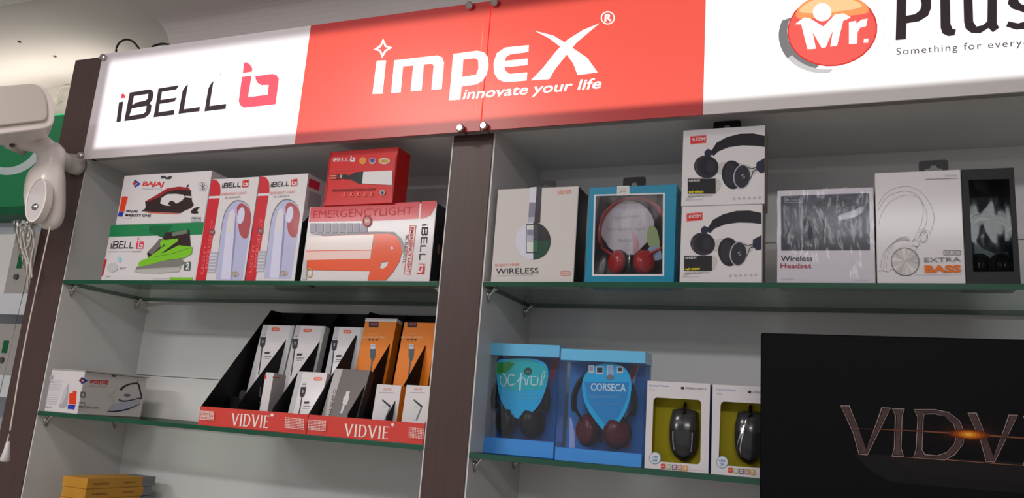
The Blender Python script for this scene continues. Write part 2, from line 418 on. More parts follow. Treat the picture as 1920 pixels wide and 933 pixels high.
# ------------------------------------------------------------------ lightbox sign
SY = -.040; SX0, SZ0, SZ1, SEAM, SX1 = -1.970, 2.194, 2.516, -.741, .86
sign = thing('lightbox_sign', 'long backlit shop sign of white and red panels above the shelves', 'sign', ((SX0+SX1)/2, SY, SZ0))
sf = Face((SX0, SY, SZ0), (1, 0, 0), (0, 0, 1)); SH = SZ1-SZ0
XB1, XB2 = -1.247, -.247            # edges of the red field
def lit(name, base_rgb, lit_rgb, strength, x0, x1, x_fade=None):
    """translucent sheet lit by tubes behind it; the tubes stop short of the sheet's rim"""
    m = bpy.data.materials.new(name); m.use_nodes = True; nt = m.node_tree; b = nt.nodes['Principled BSDF']
    b.inputs['Base Color'].default_value = (*lin(base_rgb), 1); b.inputs['Roughness'].default_value = .38; b.inputs['Coat Weight'].default_value = .5; b.inputs['Coat Roughness'].default_value = .35
    b.inputs['Emission Color'].default_value = (*lin(lit_rgb), 1)
    g = nt.nodes.new('ShaderNodeNewGeometry'); sp = nt.nodes.new('ShaderNodeSeparateXYZ'); nt.links.new(g.outputs['Position'], sp.inputs[0])
    def ramp(sock, a, b_):
        r = nt.nodes.new('ShaderNodeMapRange'); r.interpolation_type = 'SMOOTHSTEP'; r.inputs[1].default_value = a; r.inputs[2].default_value = b_
        nt.links.new(sp.outputs[sock], r.inputs[0]); return r.outputs[0]
    outs = [ramp('Z', SZ0+.020, SZ0+.040), ramp('Z', SZ1-.010, SZ1-.045)]
    if x_fade: outs.append(ramp('X', *x_fade))
    cur = outs[0]
    for o_ in outs[1:]:
        mm = nt.nodes.new('ShaderNodeMath'); mm.operation = 'MULTIPLY'; nt.links.new(cur, mm.inputs[0]); nt.links.new(o_, mm.inputs[1]); cur = mm.outputs[0]
    mm = nt.nodes.new('ShaderNodeMath'); mm.operation = 'MULTIPLY'; mm.inputs[1].default_value = strength
    nt.links.new(cur, mm.inputs[0]); nt.links.new(mm.outputs[0], b.inputs['Emission Strength']); return m
mW1 = lit('backlit_white', (205, 198, 204), (255, 250, 252), .85, 0, 0, (SX0+.022, SX0+.05))
mR = lit('backlit_red', (176, 16, 20), (250, 102, 82), .78, 0, 0)
mW2 = lit('backlit_white_right', (205, 200, 200), (255, 255, 255), .95, 0, 0)
def sheet(x0, x1, name, mats, cuts):
    bm = bmesh.new()
    xs = [x0]+cuts+[x1]
    for i in range(len(xs)-1): box_bm((xs[i], SY, SZ0), (xs[i+1], SY+.004, SZ1), 0, bm, i)
    return bmo(name, bm, mats, sign)
sheet(SX0, SEAM-.0015, 'left_panel', [mW1, mR], [XB1])
sheet(SEAM+.0015, SX1, 'right_panel', [mR, mW2], [XB2])
box('seam_strip', (SEAM-.0015, SY+.001, SZ0+.004), (SEAM+.0015, SY+.005, SZ1-.002), M('seam_red', (220, 20, 14), .4, emit=.7), sign)
# overlapped strip edge left of the seam
Art(sf, sign).part('overlap_edge').poly([(905.5, 50), (906.6, 50), (893.6, 215), (892.5, 215)], M('pale_edge_line', (238, 150, 130), .4, emit=.5)).end()
bx = bmesh.new()
for lo, hi in (((SX0+.01, SY+.006, SZ0+.006), (SX1, -.0045, SZ0+.016)), ((SX0+.01, SY+.006, SZ1-.016), (SX1, -.0045, SZ1-.004)), ((SX0+.01, SY+.006, SZ0+.006), (SX0+.02, -.0045, SZ1-.004))): box_bm(lo, hi, 0, bx)
bmo('box_rim', bx, M('sign_rim', (150, 146, 148), .5), sign)
for px, py in ((194, 108), (152, 292), (881, 12), (928, 6), (864, 241), (908, 237)):
    c = hy(px, py, SY-.004); n = Vector((0, -1, 0)); r = .0095
    bmo('standoff_bolt', tube_bm([c+Vector((0, .03, 0)), c-n*-.002, c, c+n*.006, c+n*.008], [.004, .004, r, r, r*.7], 18), chrome, sign, False)

inkb = M('sign_black_ink', (62, 52, 56), .4, emit=.12); inkp = M('sign_pink_ink', (244, 92, 110), .4, emit=.45); inkr = M('sign_coral_ink', (236, 62, 80), .4, emit=.35)
inkw = M('sign_clear_white', (255, 252, 250), .4, emit=.9)
z1 = Z(0, 0, 3.11)
ib = [('r', [[(706, 573), (709, 548), (720, 545), (730, 558), (730, 571)]]), ('k', [[(694, 596), (719, 592), (705, 708), (679, 712)]]),
 ('k', [[(757, 540), (875, 521), (892, 532), (896, 555), (888, 585), (874, 601), (884, 615), (880, 650), (864, 675), (838, 690), (725, 706)],
        [(782, 560), (866, 547), (862, 575), (848, 587), (800, 596), (772, 612)], [(770, 632), (856, 617), (850, 652), (836, 663), (755, 676)]]),
 ('k', [[(925, 516), (1045, 497), (1028, 522), (945, 535), (937, 583), (1032, 569), (1018, 592), (932, 606), (925, 655), (1018, 641), (1015, 669), (896, 684)]]),
 ('k', [[(1066, 528), (1083, 503), (1097, 491), (1073, 637), (1167, 624), (1163, 649), (1041, 664)]]),
 ('k', [[(1216, 515), (1232, 486), (1246, 472), (1222, 618), (1320, 606), (1316, 635), (1193, 650)]])]
bl_ = [('b', [[(1425, 366), (1440, 364), (1460, 378), (1473, 400), (1470, 418), (1417, 426)]]),
 ('b', [[(1412, 449), (1468, 441), (1447, 567), (1562, 553), (1568, 495), (1525, 497), (1504, 484), (1492, 462), (1490, 445), (1590, 431), (1615, 440), (1627, 462), (1608, 608), (1425, 628), (1402, 615), (1393, 590)]])]
deflogo('ibell', sf, z1, (680, 712), (1318, 635), ib); deflogo('ibellb', sf, z1, (680, 712), (1318, 635), ib+bl_)
deflogo('b', sf, z1, (1397, 632), (1608, 608), bl_)
a = Art(sf, sign, z1)
a.part('bell_lettering').logo('ibell', (680, 712), (1318, 635), {'k': inkb, 'r': inkr})
a.text('2', (1281, 440), (1291, 439), 12, inkb)
a.part('letter_emblem').logo('b', (1397, 632), (1608, 608), {'b': inkp})
a.end()
ze = Z(520, 0, 2.667); a = Art(sf, sign, ze)
a.part('impex_lettering')
a.poly([(497, 304), (544, 302), (527, 468), (476, 470)], inkw)
a.poly([(585, 302), (800, 277), (826, 288), (834, 315), (822, 445), (771, 450), (782, 330), (776, 319), (733, 322), (722, 452), (667, 457), (680, 328), (629, 332), (617, 462), (570, 464)], inkw)
a.poly([(880, 270), (1000, 254), (1035, 262), (1054, 288), (1057, 330), (1046, 375), (1025, 405), (995, 422), (922, 432), (915, 498), (859, 502)], inkw, [(930, 298), (990, 291), (1005, 302), (1006, 345), (994, 374), (925, 385)])
a.poly([(1258, 226), (1256, 260), (1165, 272), (1145, 284), (1138, 305), (1253, 293), (1251, 325), (1136, 337), (1141, 355), (1162, 370), (1250, 362), (1247, 403), (1140, 411), (1105, 398), (1084, 364), (1082, 315), (1098, 266), (1140, 238)], inkw)
a.poly([(1612, 117), (1560, 160), (1495, 215), (1430, 295), (1390, 345), (1360, 396), (1268, 402), (1330, 338), (1400, 250), (1450, 200), (1530, 150)], inkw)
a.poly([(1288, 155), (1380, 178), (1443, 216), (1420, 238), (1360, 192)], inkw)
a.poly([(1477, 240), (1550, 290), (1602, 362), (1502, 376), (1480, 318), (1446, 270)], inkw)
a.part('star_mark').poly([(530, 192), (546, 228), (577, 238), (546, 257), (524, 292), (512, 257), (483, 248), (514, 226)], inkw, [(530, 214), (538, 234), (557, 241), (538, 251), (526, 270), (519, 250), (503, 245), (520, 235)])
a.part('registered_mark').ell(1653, 90, 35, 33, inkw, inner=.84).text('R', (1636, 108), (1672, 104), 34, inkw, bold=.03)
a.part('slogan').text('innovate your life', (926, 497), (1616, 441), 47, inkw, bold=.015, sh=.24)
a.end()
zf = Z(1200, 0, 2.667); a = Art(sf, sign, zf)
cor = M('coral_disc', (246, 100, 92), .4, emit=.5); amb = M('amber_gloss', (250, 160, 100), .4, emit=.55); ambl = M('pale_amber_gloss', (252, 205, 150), .4, emit=.6)
sil = M('silver_ring', (150, 150, 154), .4, emit=.15); sill = M('pale_silver_ring', (214, 214, 216), .4, emit=.4)
a.part('round_emblem')
a.poly(circ(925, 170, 232, 196, rot=-.12, a0=112, a1=208, n=20)+circ(962, 148, 226, 180, rot=-.12, a0=208, a1=112, n=20), sil)
a.poly(circ(925, 170, 232, 196, rot=-.12, a0=90, a1=150, n=16)+circ(944, 160, 226, 186, rot=-.12, a0=150, a1=90, n=16), sill)
a.stroke(circ(962, 152, 258, 206, rot=-.12, a0=-60, a1=60, n=24), 2, sill)
a.ell(962, 150, 226, 182, M('deep_coral_rim', (226, 60, 60), .4, emit=.35), rot=-.12)
a.ell(961, 150, 219, 175, cor, rot=-.12)
a.poly([(780, 80), (800, 30), (850, -4), (900, -22), (1010, -30), (1080, -10), (1130, 25), (1140, 62), (1060, 78), (900, 88), (820, 98)], amb, sm=4)
a.poly([(800, 60), (830, 20), (900, -8), (1000, -16), (1060, -2), (1110, 30), (1050, 50), (900, 66)], ambl, sm=4)
a.part('emblem_lettering').ell(911, 62, 46, 45, inkw)
a.poly([(775, 122), (822, 88), (848, 92), (917, 134), (975, 74), (1018, 68), (1054, 88), (1016, 105), (985, 230), (952, 234), (966, 150), (928, 238), (908, 240), (862, 158), (880, 244), (838, 247), (806, 122)], inkw)
a.poly([(1045, 112), (1080, 105), (1083, 120), (1108, 99), (1138, 95), (1130, 132), (1100, 140), (1088, 162), (1085, 218), (1045, 222)], inkw).poly([(1120, 195), (1142, 194), (1140, 214), (1118, 215)], inkw)
a.part('plus_lettering')
a.poly([(1278, 202), (1330, 197), (1332, 118), (1395, 108), (1440, 80), (1456, 40), (1455, -5), (1430, -40), (1380, -52), (1284, -40)], inkb, [(1330, 80), (1375, 72), (1400, 52), (1408, 25), (1402, -2), (1380, -14), (1332, -8)])
a.poly([(1500, -60), (1548, -66), (1552, 120), (1562, 145), (1580, 150), (1572, 178), (1540, 182), (1512, 168), (1503, 140)], inkb)
a.poly([(1617, 0), (1662, -4), (1666, 110), (1682, 134), (1712, 128), (1736, 108), (1738, -12), (1784, -18), (1784, 120), (1796, 140), (1764, 163), (1742, 142), (1700, 168), (1656, 166), (1628, 145), (1620, 110)], inkb)
a.poly([(1990, 60), (1975, 115), (1930, 146), (1880, 150), (1830, 134), (1842, 108), (1890, 118), (1928, 108), (1938, 82), (1915, 62), (1860, 45), (1838, 20), (1848, -20), (1890, -44), (1980, -45), (1970, -18), (1910, -14), (1890, 5), (1905, 22), (1960, 38)], inkb)
a.part('slogan').text('Something for everyone', (1281, 276), (2030, 222), 34, M('sign_grey_ink', (96, 90, 92), .4, emit=.15), space=1.18)
a.end()

# black cable loop showing over the sign
pts = cr([tuple(hy(x, y, -.015)) for x, y in ((219, 104), (218, 92), (224, 80), (236, 74), (248, 77), (257, 86), (264, 96))], 6)
tag(tube('cable', pts, .0028, M('black_rubber', (22, 20, 20), .5)), 'thin black cable looping up over the left end of the backlit sign', 'cable')
pts = cr([tuple(hy(x, y, -.015)) for x, y in ((285, 88), (294, 84), (306, 82), (318, 84))], 5)
tag(tube('cable', pts, .003, M('black_rubber')), 'short black cable stub lying on the top edge of the white sign panel', 'cable')

# ================================================================== CARTONS
def carton(name, label, cat, bl, br, tl, y0, y1, z, depth, mats, lean=0, group=None, bev=.0012, top=None, hole=None, yb=None):
    """mats = front, right, left, rest. Returns thing, front face, width, height"""
    A_ = hy(*bl, y0); A_.z = z; B_ = hy(*br, y1); B_.z = z; U = (B_-A_); W = U.length; U.normalize()
    n = U.cross(Vector((0, 0, 1))); V = (Vector((0, 0, 1))*math.cos(lean) - n*math.sin(lean)).normalized()
    if lean: A_ = A_ + Vector((0, 0, .0))
    f = Face(A_, U, V); H = f.uv(*tl)[1] if top is None else top
    ctr = A_ + U*W/2 - f.N*depth/2
    t = thing(name, label, cat, (ctr.x, ctr.y, z), group)
    if hole is None:
        bm = bmesh.new(); bmesh.ops.create_cube(bm, size=1)
        for v in bm.verts: c = v.co.copy(); v.co = f.P((c.x+.5)*W, (c.z+.5)*H, (c.y-.5)*depth*-1 - depth*1.0 if False else -(c.y+.5)*depth)
        bmesh.ops.recalc_face_normals(bm, faces=list(bm.faces))
        if bev: bmesh.ops.bevel(bm, geom=list(bm.edges), offset=bev, segments=1, affect='EDGES')
        for p in bm.faces:
            p.material_index = 0 if p.normal.dot(f.N) > .6 else 1 if p.normal.dot(U) > .6 else 2 if p.normal.dot(U) < -.6 else 3
        bmo('carton', bm, list(mats), t)
    return t, f, W, H
def side(f, W, H, depth, which=1):
    """face of the right (1) or left (-1) side of a carton"""
    return Face(f.P(W, 0, 0), -f.N, f.V) if which > 0 else Face(f.P(0, 0, -depth), f.N, f.V)
def tabs(t, f, W, H, pts, z, depth=.0, slot=True):
    """black plastic hang tab rising from the top of a box; pts = left,right,top in crop pixels"""
    (xl, yl), (xr, yr), hh = pts; g = Face(f.P(0, 0, -depth), f.U, f.V)
    a, b = g.uv(*z((xl, yl))), g.uv(*z((xr, yr))); w_ = b[0]-a[0]; top = g.uv(*z((xl, yl-hh)))[1]; h0 = H-.004
    poly = [(a[0], h0), (b[0], h0), (b[0], top-w_*.1), (b[0]-w_*.03, top-w_*.03), (b[0]-w_*.1, top), (a[0]+w_*.1, top), (a[0]+w_*.03, top-w_*.03), (a[0], top-w_*.1)]
    cx = (a[0]+b[0])/2; m = (top-H); hl = [(cx-w_*.3, H+m*.18), (cx+w_*.3, H+m*.18), (cx+w_*.3, H+m*.36), (cx+w_*.13, H+m*.42), (cx+w_*.08, H+m*.62), (cx-w_*.08, H+m*.62), (cx-w_*.13, H+m*.42), (cx-w_*.3, H+m*.36)]
    prism('hang_tab', poly, g.O, g.U, g.V, g.N, -.0008, .0004, M('tab_black', (18, 17, 18), .35), t, [hl])

# --- red top box with the drawn iron, standing on the green one
za = Z(180, 280, 3.588)
zg = ZT
g1 = 'clothes iron boxes'
tG, fG, WG, HG = carton('iron_box', 'white and green box with a lime green iron printed on it, upper left shelf', 'box', (189, 524), (366, 525), (206, 422), .012, .012, ZT+.0003, .13, (white, white, whitem, green))
a = Art(fG, tG, za)
a.part('green_band').fr(0.002, .79, .998, .998, green, WG, HG)
a.poly([(375, 512), (520, 512), (455, 596), (365, 560)], M('deep_green', (20, 104, 62), .3, coat=.3)).poly([(365, 516), (372, 516), (368, 545), (358, 545)], dgrey)
a.part('bell_logo').logo('ibellb', (98, 668), (252, 666), {'k': dgrey, 'r': redb, 'b': pink}, hs=1.15)
a.poly([(276, 628), (322, 626), (318, 668), (270, 668)], M('rose_red', (214, 48, 80), .4)).logo('b', (282, 666), (314, 665), {'b': white}, hs=.9)
a.part('small_print').text('ELECTRIC STEAM IRON', (92, 690), (250, 690), 7, lgrey).text('IBL300T', (252, 692), (306, 691), 9, grey)
a.text('SAVE', (98, 770), (136, 770), 6, lgrey).ell(112, 795, 36, 30, M('faint_grey', (190, 190, 195), .5)).text('BEST', (160, 806), (204, 806), 12, grey).ell(160, 740, 14, 18, M('pale_cyan', (150, 200, 220), .5)).text('AAA', (68, 858), (100, 858), 9, grey).text('pressure steam iron', (385, 872), (492, 872), 7, lgrey)
a.part('edge_strip', 'red strip down the left edge').poly([(60, 740), (75, 740), (48, 848), (40, 848)], red)
a.part('lime_strip', 'lime strip along the bottom edge').poly([(500, 860), (655, 862), (650, 879), (496, 877)], lime)
a.part('iron_picture', 'lime green and black iron')
a.poly([(262, 812), (355, 775), (560, 740), (575, 790), (560, 822), (440, 832), (300, 830), (258, 822)], M('pale_sole', (176, 176, 170), .4))
a.poly([(275, 790), (400, 755), (580, 735), (600, 760), (560, 790), (420, 800), (270, 812)], M('grey_sole', (120, 122, 116), .4))
a.poly([(400, 640), (455, 596), (470, 560), (630, 540), (640, 655), (560, 650), (480, 700), (360, 735), (345, 700)], chocolate)
a.poly([(350, 690), (400, 640), (430, 600), (452, 600), (440, 650), (380, 710)], M('smoke_grey_print', (110, 104, 104), .4))
a.poly([(300, 750), (470, 690), (560, 645), (650, 655), (648, 700), (600, 730), (480, 745), (300, 790), (285, 775)], lime)
a.poly([(345, 735), (520, 610), (556, 598), (555, 616), (420, 715), (300, 765)], lime)
a.poly([(435, 625), (452, 604), (470, 610), (545, 600), (510, 640), (480, 650), (460, 640), (440, 668)], lime)
a.poly([(512, 560), (618, 540), (620, 565), (520, 585)], M('grey_green', (104, 120, 106), .4))
a.stroke([(270, 808), (380, 802), (560, 792)], 5, lgrey).stroke([(400, 722), (520, 700), (640, 662)], 4, limed)
a.part('year_badge').poly([(600, 760), (640, 755), (636, 812), (592, 812)], M('teal_grey', (70, 96, 84), .4)).text('2', (604, 806), (630, 806), 42, white, bold=.04).end()
for u in (0.35, .72):  # crumpled tape on the green band
    pass
tB, fB, WB, HB = carton('iron_box', 'white box with a dark red iron printed on it, lying on the green box', 'box', (217, 417), (381, 423), (237, 329), .016, .016, ZT+HG+.0015, .12, (white, white, whitem, white))
a = Art(fB, tB, za)
rs = M('bajaj_red', (206, 50, 52), .4); 
a.part('arrow_emblem').poly([(262, 202), (303, 232), (262, 258), (256, 246), (282, 231), (254, 214)], blue).poly([(246, 228), (260, 214), (274, 228), (258, 244)], rs)
a.part('brand_lettering').text('BAJAJ', (312, 243), (452, 246), 26, rs, bold=.035, sh=.12).text('Inspiring Trust', (310, 268), (445, 272), 9, lgrey, sh=.2)
a.part('colour_bar').poly([(176, 316), (216, 318), (190, 418), (156, 416)], M('orange_red', (222, 62, 30), .4)).poly([(156, 418), (189, 420), (178, 452), (147, 450)], M('royal_blue', (42, 58, 170), .4))
a.part('model_lettering').text('BAJAJ', (203, 420), (278, 422), 13, dgrey, bold=.03, sh=.1).text('MAJESTY ONE', (197, 449), (368, 454), 15, dgrey, bold=.03, sh=.1).text('dry iron', (187, 464), (240, 466), 6, lgrey)
a.part('iron_picture', 'dark iron with a red handle')
a.poly([(305, 414), (330, 400), (335, 385), (332, 350), (360, 335), (430, 300), (480, 268), (560, 256), (610, 262), (640, 275), (642, 310), (648, 350), (660, 372), (640, 395), (600, 410), (570, 428), (400, 422)], chocolate, [(432, 362), (440, 325), (480, 300), (540, 298), (590, 305), (600, 320), (580, 345), (540, 365), (525, 350), (500, 345), (485, 368), (505, 380), (470, 378)])
a.poly([(332, 350), (400, 312), (480, 262), (560, 250), (625, 258), (640, 278), (600, 272), (540, 272), (480, 285), (420, 325), (350, 352)], M('dark_red', (150, 36, 44), .4), sm=0)
a.poly([(310, 418), (400, 424), (560, 430), (575, 434), (540, 436), (360, 428)], M('brick_orange', (210, 90, 60), .4))
a.stroke([(612, 256), (624, 238)], 9, dgrey).poly([(606, 312), (646, 316), (646, 328), (604, 322)], white)
a.poly([(645, 410), (668, 392), (700, 388), (682, 408), (690, 428), (660, 432), (640, 426)], chocolate, sm=3)
a.part('round_mark').ell(719, 251, 30, 32, lgrey, inner=.93).stroke([(719, 225), (719, 272)], 6, grey).stroke([(706, 240), (719, 262), (734, 238)], 5, grey).stroke([(704, 262), (720, 274), (736, 260)], 4, lgrey)
a.part('side_panel_print').rect(642, 452, 706, 490, M('faint_grey')).text('1000 W', (646, 468), (704, 470), 12, dgrey, bold=.03).text('2 YEARS', (644, 486), (700, 488), 8, grey)
a.part('tear', 'dark tear at the lid edge').poly([(438, 178), (470, 180), (476, 190), (500, 180), (514, 184), (500, 200), (470, 200), (462, 190), (444, 198)], dgrey, sm=0).end()

# --- upright emergency light boxes
def lamp_box(z, label, bl, br, tl, pts, side_tall, dx):
    t, f, W, H = carton('lamp_box', label, 'box', bl, br, tl, .012, .012, ZT+.0003, .085, (lilac2, black, white, white))
    a = Art(f, t, z); q = lambda l: [(x+dx[0]+(y-200)*dx[2], y+dx[1]) for x, y in l]
    a.part('front_print').fr(.0, .0, .999, .999, white, W, H)
    a.part('lamp_body_picture', 'pale lilac emergency lamp')
    a.poly(q([(805, 876), (830, 620), (850, 480), (880, 400), (925, 352), (980, 348), (1030, 385), (1045, 440), (1030, 590), (985, 878)]), lilac)
    a.stroke(q([(812, 800), (835, 610), (856, 470), (886, 395), (928, 352), (975, 346), (1020, 372), (1040, 410)]), [1, 7, 9, 2], grey, sm=4)
    a.poly(q([(842, 872), (866, 640), (880, 500), (900, 420), (925, 400), (938, 440), (930, 560), (918, 700), (905, 874)]), lilac2)
    a.poly(q([(905, 874), (918, 700), (930, 560), (938, 440), (946, 450), (938, 620), (912, 876)]), lilacd)
    a.poly(q([(880, 560), (892, 450), (905, 415), (922, 420), (928, 460), (918, 560)]), white)
    a.poly(q([(948, 395), (975, 362), (1010, 378), (1036, 410), (1046, 450), (1034, 540), (1020, 592), (990, 596), (966, 560), (958, 500)]), M('handle_red', (170, 78, 84), .4, coat=.25), sm=2)
    a.poly(q([(962, 410), (985, 388), (1000, 408), (1000, 450), (985, 490), (965, 500), (950, 470)]), lilac2, sm=3)
    a.part('red_band').frp([(0, 0), (.215, 0), (.235, .805), (0, .805)], red, W, H).frp([(0, .83), (.24, .83), (.23, .88), (.2, .94), (.12, .985), (0, .999)], red, W, H)
    a.part('band_lettering').text('EMERGENCY', *[q([p])[0] for p in ((756, 800), (796, 470))], 20, M('pale_red', (224, 110, 116), .4)).text('LIGHT', *[q([p])[0] for p in ((722, 835), (748, 640))], 18, M('pale_red'))
    a.part('callout_row').poly(q([(768, 690), (822, 690), (806, 830), (752, 830)]), M('silver_strip', (170, 168, 182), .4))
    for i in range(6): a.poly(q([(768-i*2, 705+i*22), (816-i*3, 705+i*22), (815-i*3, 713+i*22), (767-i*2, 713+i*22)]), M('pale_grey_lilac', (205, 205, 220), .4))
    a.part('round_badge').ell(*q([(782, 556)])[0], 21, 25, M('badge_red', (150, 60, 70), .4)).text('8h', *[q([p])[0] for p in ((770, 564), (796, 564))], 16, lgrey)
    a.part('bell_logo').logo('ibellb', *[q([p])[0] for p in ((850, 262), (975, 253))], {'k': dgrey, 'r': redb, 'b': white}, hs=1.05)
    a.poly(q([(990, 212), (1030, 205), (1026, 252), (986, 256)]), redb).logo('b', *[q([p])[0] for p in ((994, 250), (1022, 247))], {'b': white}, hs=.9)
    a.part('title_lettering').text('EMERGENCY LIGHT', *[q([p])[0] for p in ((846, 310), (1012, 300))], 15, M('pale_rose', (220, 120, 120), .4)).text('IBL ELB453ZTL', *[q([p])[0] for p in ((870, 332), (976, 326))], 11, grey)
    a.part('certificate_mark').ell(*q([(938, 838)])[0], 24, 17, gold, inner=.8).text('1', *[q([p])[0] for p in ((932, 846), (944, 846))], 14, gold).end()
    s_ = side(f, W, H, .085); b = Art(s_, t)
    b.part('side_label', 'white upper part of the black side')
    b.frp([(0, .55), (.06, .55), (.25, .62), (.55, .64), (1, .66), (1, 1), (0, 1)], white, .085, H)
    b.frp([(.06, .88), (.6, .89), (.6, .97), (.06, .96)], M('rose_red'), .085, H).frp([(.15, .68), (.75, .7), (.75, .86), (.15, .85)], lgrey, .085, H).end()
    return t
lamp_box(za, 'upright white lamp box with red left band, between the iron boxes and its twin', (367, 525), (458, 525), (396, 336), None, 0, (0, 0, 0))
# twin: the print keeps the same layout shifted to its own face
def twin():
    lamp_box(za, 'upright white lamp box with red band and glossy glare, next to the lying lamp box', (460, 525), (552, 525), (487, 330), None, 0, (327, -7, .0))
twin()

# --- lying emergency light box
zb = Z(450, 270, 3.217)
tH, fH, WH, HH = carton('lamp_box', 'large white lamp box lying on its side, red lamp picture and black end', 'box', (563, 525), (805, 526), (582, 388), .010, .010, ZT+.0003, .085, (white, black, white, white))
a = Art(fH, tH, zb)
a.part('red_band').poly([(428, 382), (1086, 347), (1076, 450), (820, 462), (415, 468)], red).poly([(1096, 346), (1188, 341), (1180, 380), (1150, 430), (1110, 448), (1086, 450)], red)
a.text('EMERGENCYLIGHT', (440, 448), (1042, 424), 45, M('mid_red', (180, 50, 58), .4))
a.part('bell_logo').logo('ibell', (1098, 485), (1080, 700), {'k': dgrey, 'r': redb}, hs=.9).poly([(1080, 722), (1118, 722), (1112, 785), (1066, 782)], redb).logo('b', (1076, 728), (1070, 776), {'b': white}, hs=.9)
a.part('title_lettering').poly([(1026, 488), (1064, 490), (1030, 788), (988, 784)], pink, [(1029, 492), (1060, 494), (1026, 784), (992, 781)])
a.text('EMERGENCY LIGHT', (1032, 502), (1005, 775), 18, rs, bold=.02).text('IBL ELB453ZTL', (1002, 548), (982, 718), 14, grey, bold=.01)
a.part('lamp_picture', 'red and white emergency lamp')
a.poly([(420, 540), (820, 528), (930, 530), (975, 570), (995, 620), (985, 660), (955, 620)], lgrey)
a.poly([(408, 560), (800, 542), (905, 540), (945, 555), (972, 600), (978, 650), (962, 710), (925, 770), (880, 822), (770, 822), (785, 765), (380, 758), (390, 700), (560, 694), (790, 690), (812, 560), (600, 566)], vermil, [(852, 712), (902, 704), (890, 735), (868, 756), (838, 750)])
a.poly([(838, 712), (905, 702), (896, 740), (866, 760), (830, 752)], vermil, [(852, 714), (898, 708), (888, 735), (866, 752), (842, 746)])
a.poly([(410, 560), (808, 546), (795, 640), (398, 645)], M('warm_white_print', (226, 214, 212), .35, coat=.3))
a.poly([(398, 645), (795, 640), (788, 692), (392, 700)], M('rosy_white_print', (230, 196, 190), .35, coat=.3))
a.stroke([(400, 645), (795, 640)], 5, pink).stroke([(915, 620), (922, 634)], 14, white)
a.part('callout_row')
for i in range(8): a.poly([(425+i*44, 478), (462+i*44, 477), (460+i*44, 532), (422+i*44, 533)], M('silver_strip'))
a.part('round_badge').ell(770, 466, 28, 34, M('badge_red')).ell(770, 466, 20, 26, M('badge_tan', (196, 140, 130), .4)).text('9h', (756, 476), (786, 475), 20, white)
a.part('certificate_mark').ell(422, 776, 17, 30, gold, inner=.8).poly([(386, 700), (408, 700), (402, 818), (378, 816)], M('faint_grey')).end()
b = Art(side(fH, WH, HH, .085), tH); b.part('end_sticker', 'small brown seal')._poly([circ(.030, HH*.44, .007, .012)], M('seal_brown', (120, 72, 52), .4)); b.end()

# --- red torch box on top
tR, fR, WR, HR = carton('torch_box', 'bright red box with a torch printed on it, resting on the lying lamp box', 'box', (606, 379), (736, 379), (614, 285), .006, .002, ZT+HH+.0006, .06, (redb, redb, redb, redb))
for v in ():
    pass
a = Art(fR, tR, zb)
a.part('bell_logo').logo('ibellb', (562, 106), (654, 104), {'k': white, 'r': white, 'b': white}, hs=1.0).logo('b', (666, 108), (694, 107), {'b': white}, hs=1.1)
a.part('seals').ell(742, 101, 21, 21, gold).ell(742, 101, 14, 14, orange).ell(800, 103, 21, 21, M('badge_tan')).ell(800, 99, 14, 12, blue).ell(872, 103, 34, 19, white).ell(872, 103, 30, 15, gold).text('IBELL', (852, 108), (892, 108), 9, redb)
a.part('torch_picture', 'black torch throwing a white beam')
a.poly([(540, 182), (600, 180), (604, 214), (544, 214)], M('deep_red', (110, 24, 28), .4)).poly([(602, 182), (640, 184), (660, 190), (700, 170), (746, 166), (738, 242), (720, 240), (664, 212), (640, 212), (600, 208)], blackp)
a.poly([(746, 168), (922, 160), (918, 248), (738, 238)], M('beam_white', (216, 214, 216), .4)).poly([(606, 186), (620, 186), (616, 206), (604, 206)], lgrey).poly([(545, 188), (585, 187), (583, 196), (543, 197)], pink).poly([(543, 202), (583, 201), (581, 210), (541, 211)], pink)
a.part('lettering').text('Brightness you can trust', (560, 162), (680, 160), 12, M('salmon', (214, 96, 84), .4), sh=.3).text('RECHARGEABLE TORCH LIGHT', (556, 288), (820, 280), 14, M('deep_red'), bold=.02)
for i in range(5): a.ell(632+i*41, 300, 6, 8, pink).stroke([(620+i*41, 314), (644+i*41, 313)], 5, M('salmon'))
a.ell(862, 293, 17, 16, lgrey).ell(862, 296, 8, 9, dgrey).text('WARRANTY', (840, 320), (884, 319), 6, M('salmon'))
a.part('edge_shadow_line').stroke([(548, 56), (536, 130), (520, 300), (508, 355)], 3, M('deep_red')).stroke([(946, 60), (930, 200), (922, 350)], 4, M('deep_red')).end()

# --- Hindi iron box on the middle left shelf, its long side to the right
zd = Z(60, 670, 3.547)
tI, fI, WI, HI = carton('iron_box', 'white iron box with Hindi lettering, alone at the left end of the middle shelf', 'box', (83, 768), (145, 773), (97, 692), .004, .004, ZML+.0003, .215, (white, whitem, white, whitem), )
a = Art(fI, tI, zd)
a.part('end_print').poly([(246, 168), (236, 320), (212, 336), (178, 330), (196, 270), (222, 200)], lgrey).poly([(240, 172), (228, 250), (196, 318), (188, 300), (210, 220)], M('faint_grey'))
a.poly([(250, 235), (272, 235), (272, 222), (298, 222), (292, 310), (244, 308)], M('orange_red')).poly([(242, 312), (290, 314), (282, 345), (236, 340)], M('royal_blue'))
for i in range(12): a.stroke([(118-i*2.6, 150+i*14), (210-i*4, 152+i*14)], 2.2, M('faint_grey'))
a.poly([(120, 120), (142, 118), (138, 146), (116, 146)], lgrey).text('Minor', (112, 164), (148, 165), 9, grey).text('1000 W', (84, 330), (130, 334), 7, dgrey).end()
fs = side(fI, WI, HI, .215); a = Art(fs, tI, zd)
a.part('arrow_emblem').poly([(330, 128), (372, 154), (330, 176), (322, 166), (348, 153), (322, 140)], blue).poly([(310, 152), (322, 140), (338, 152), (322, 166)], rs)
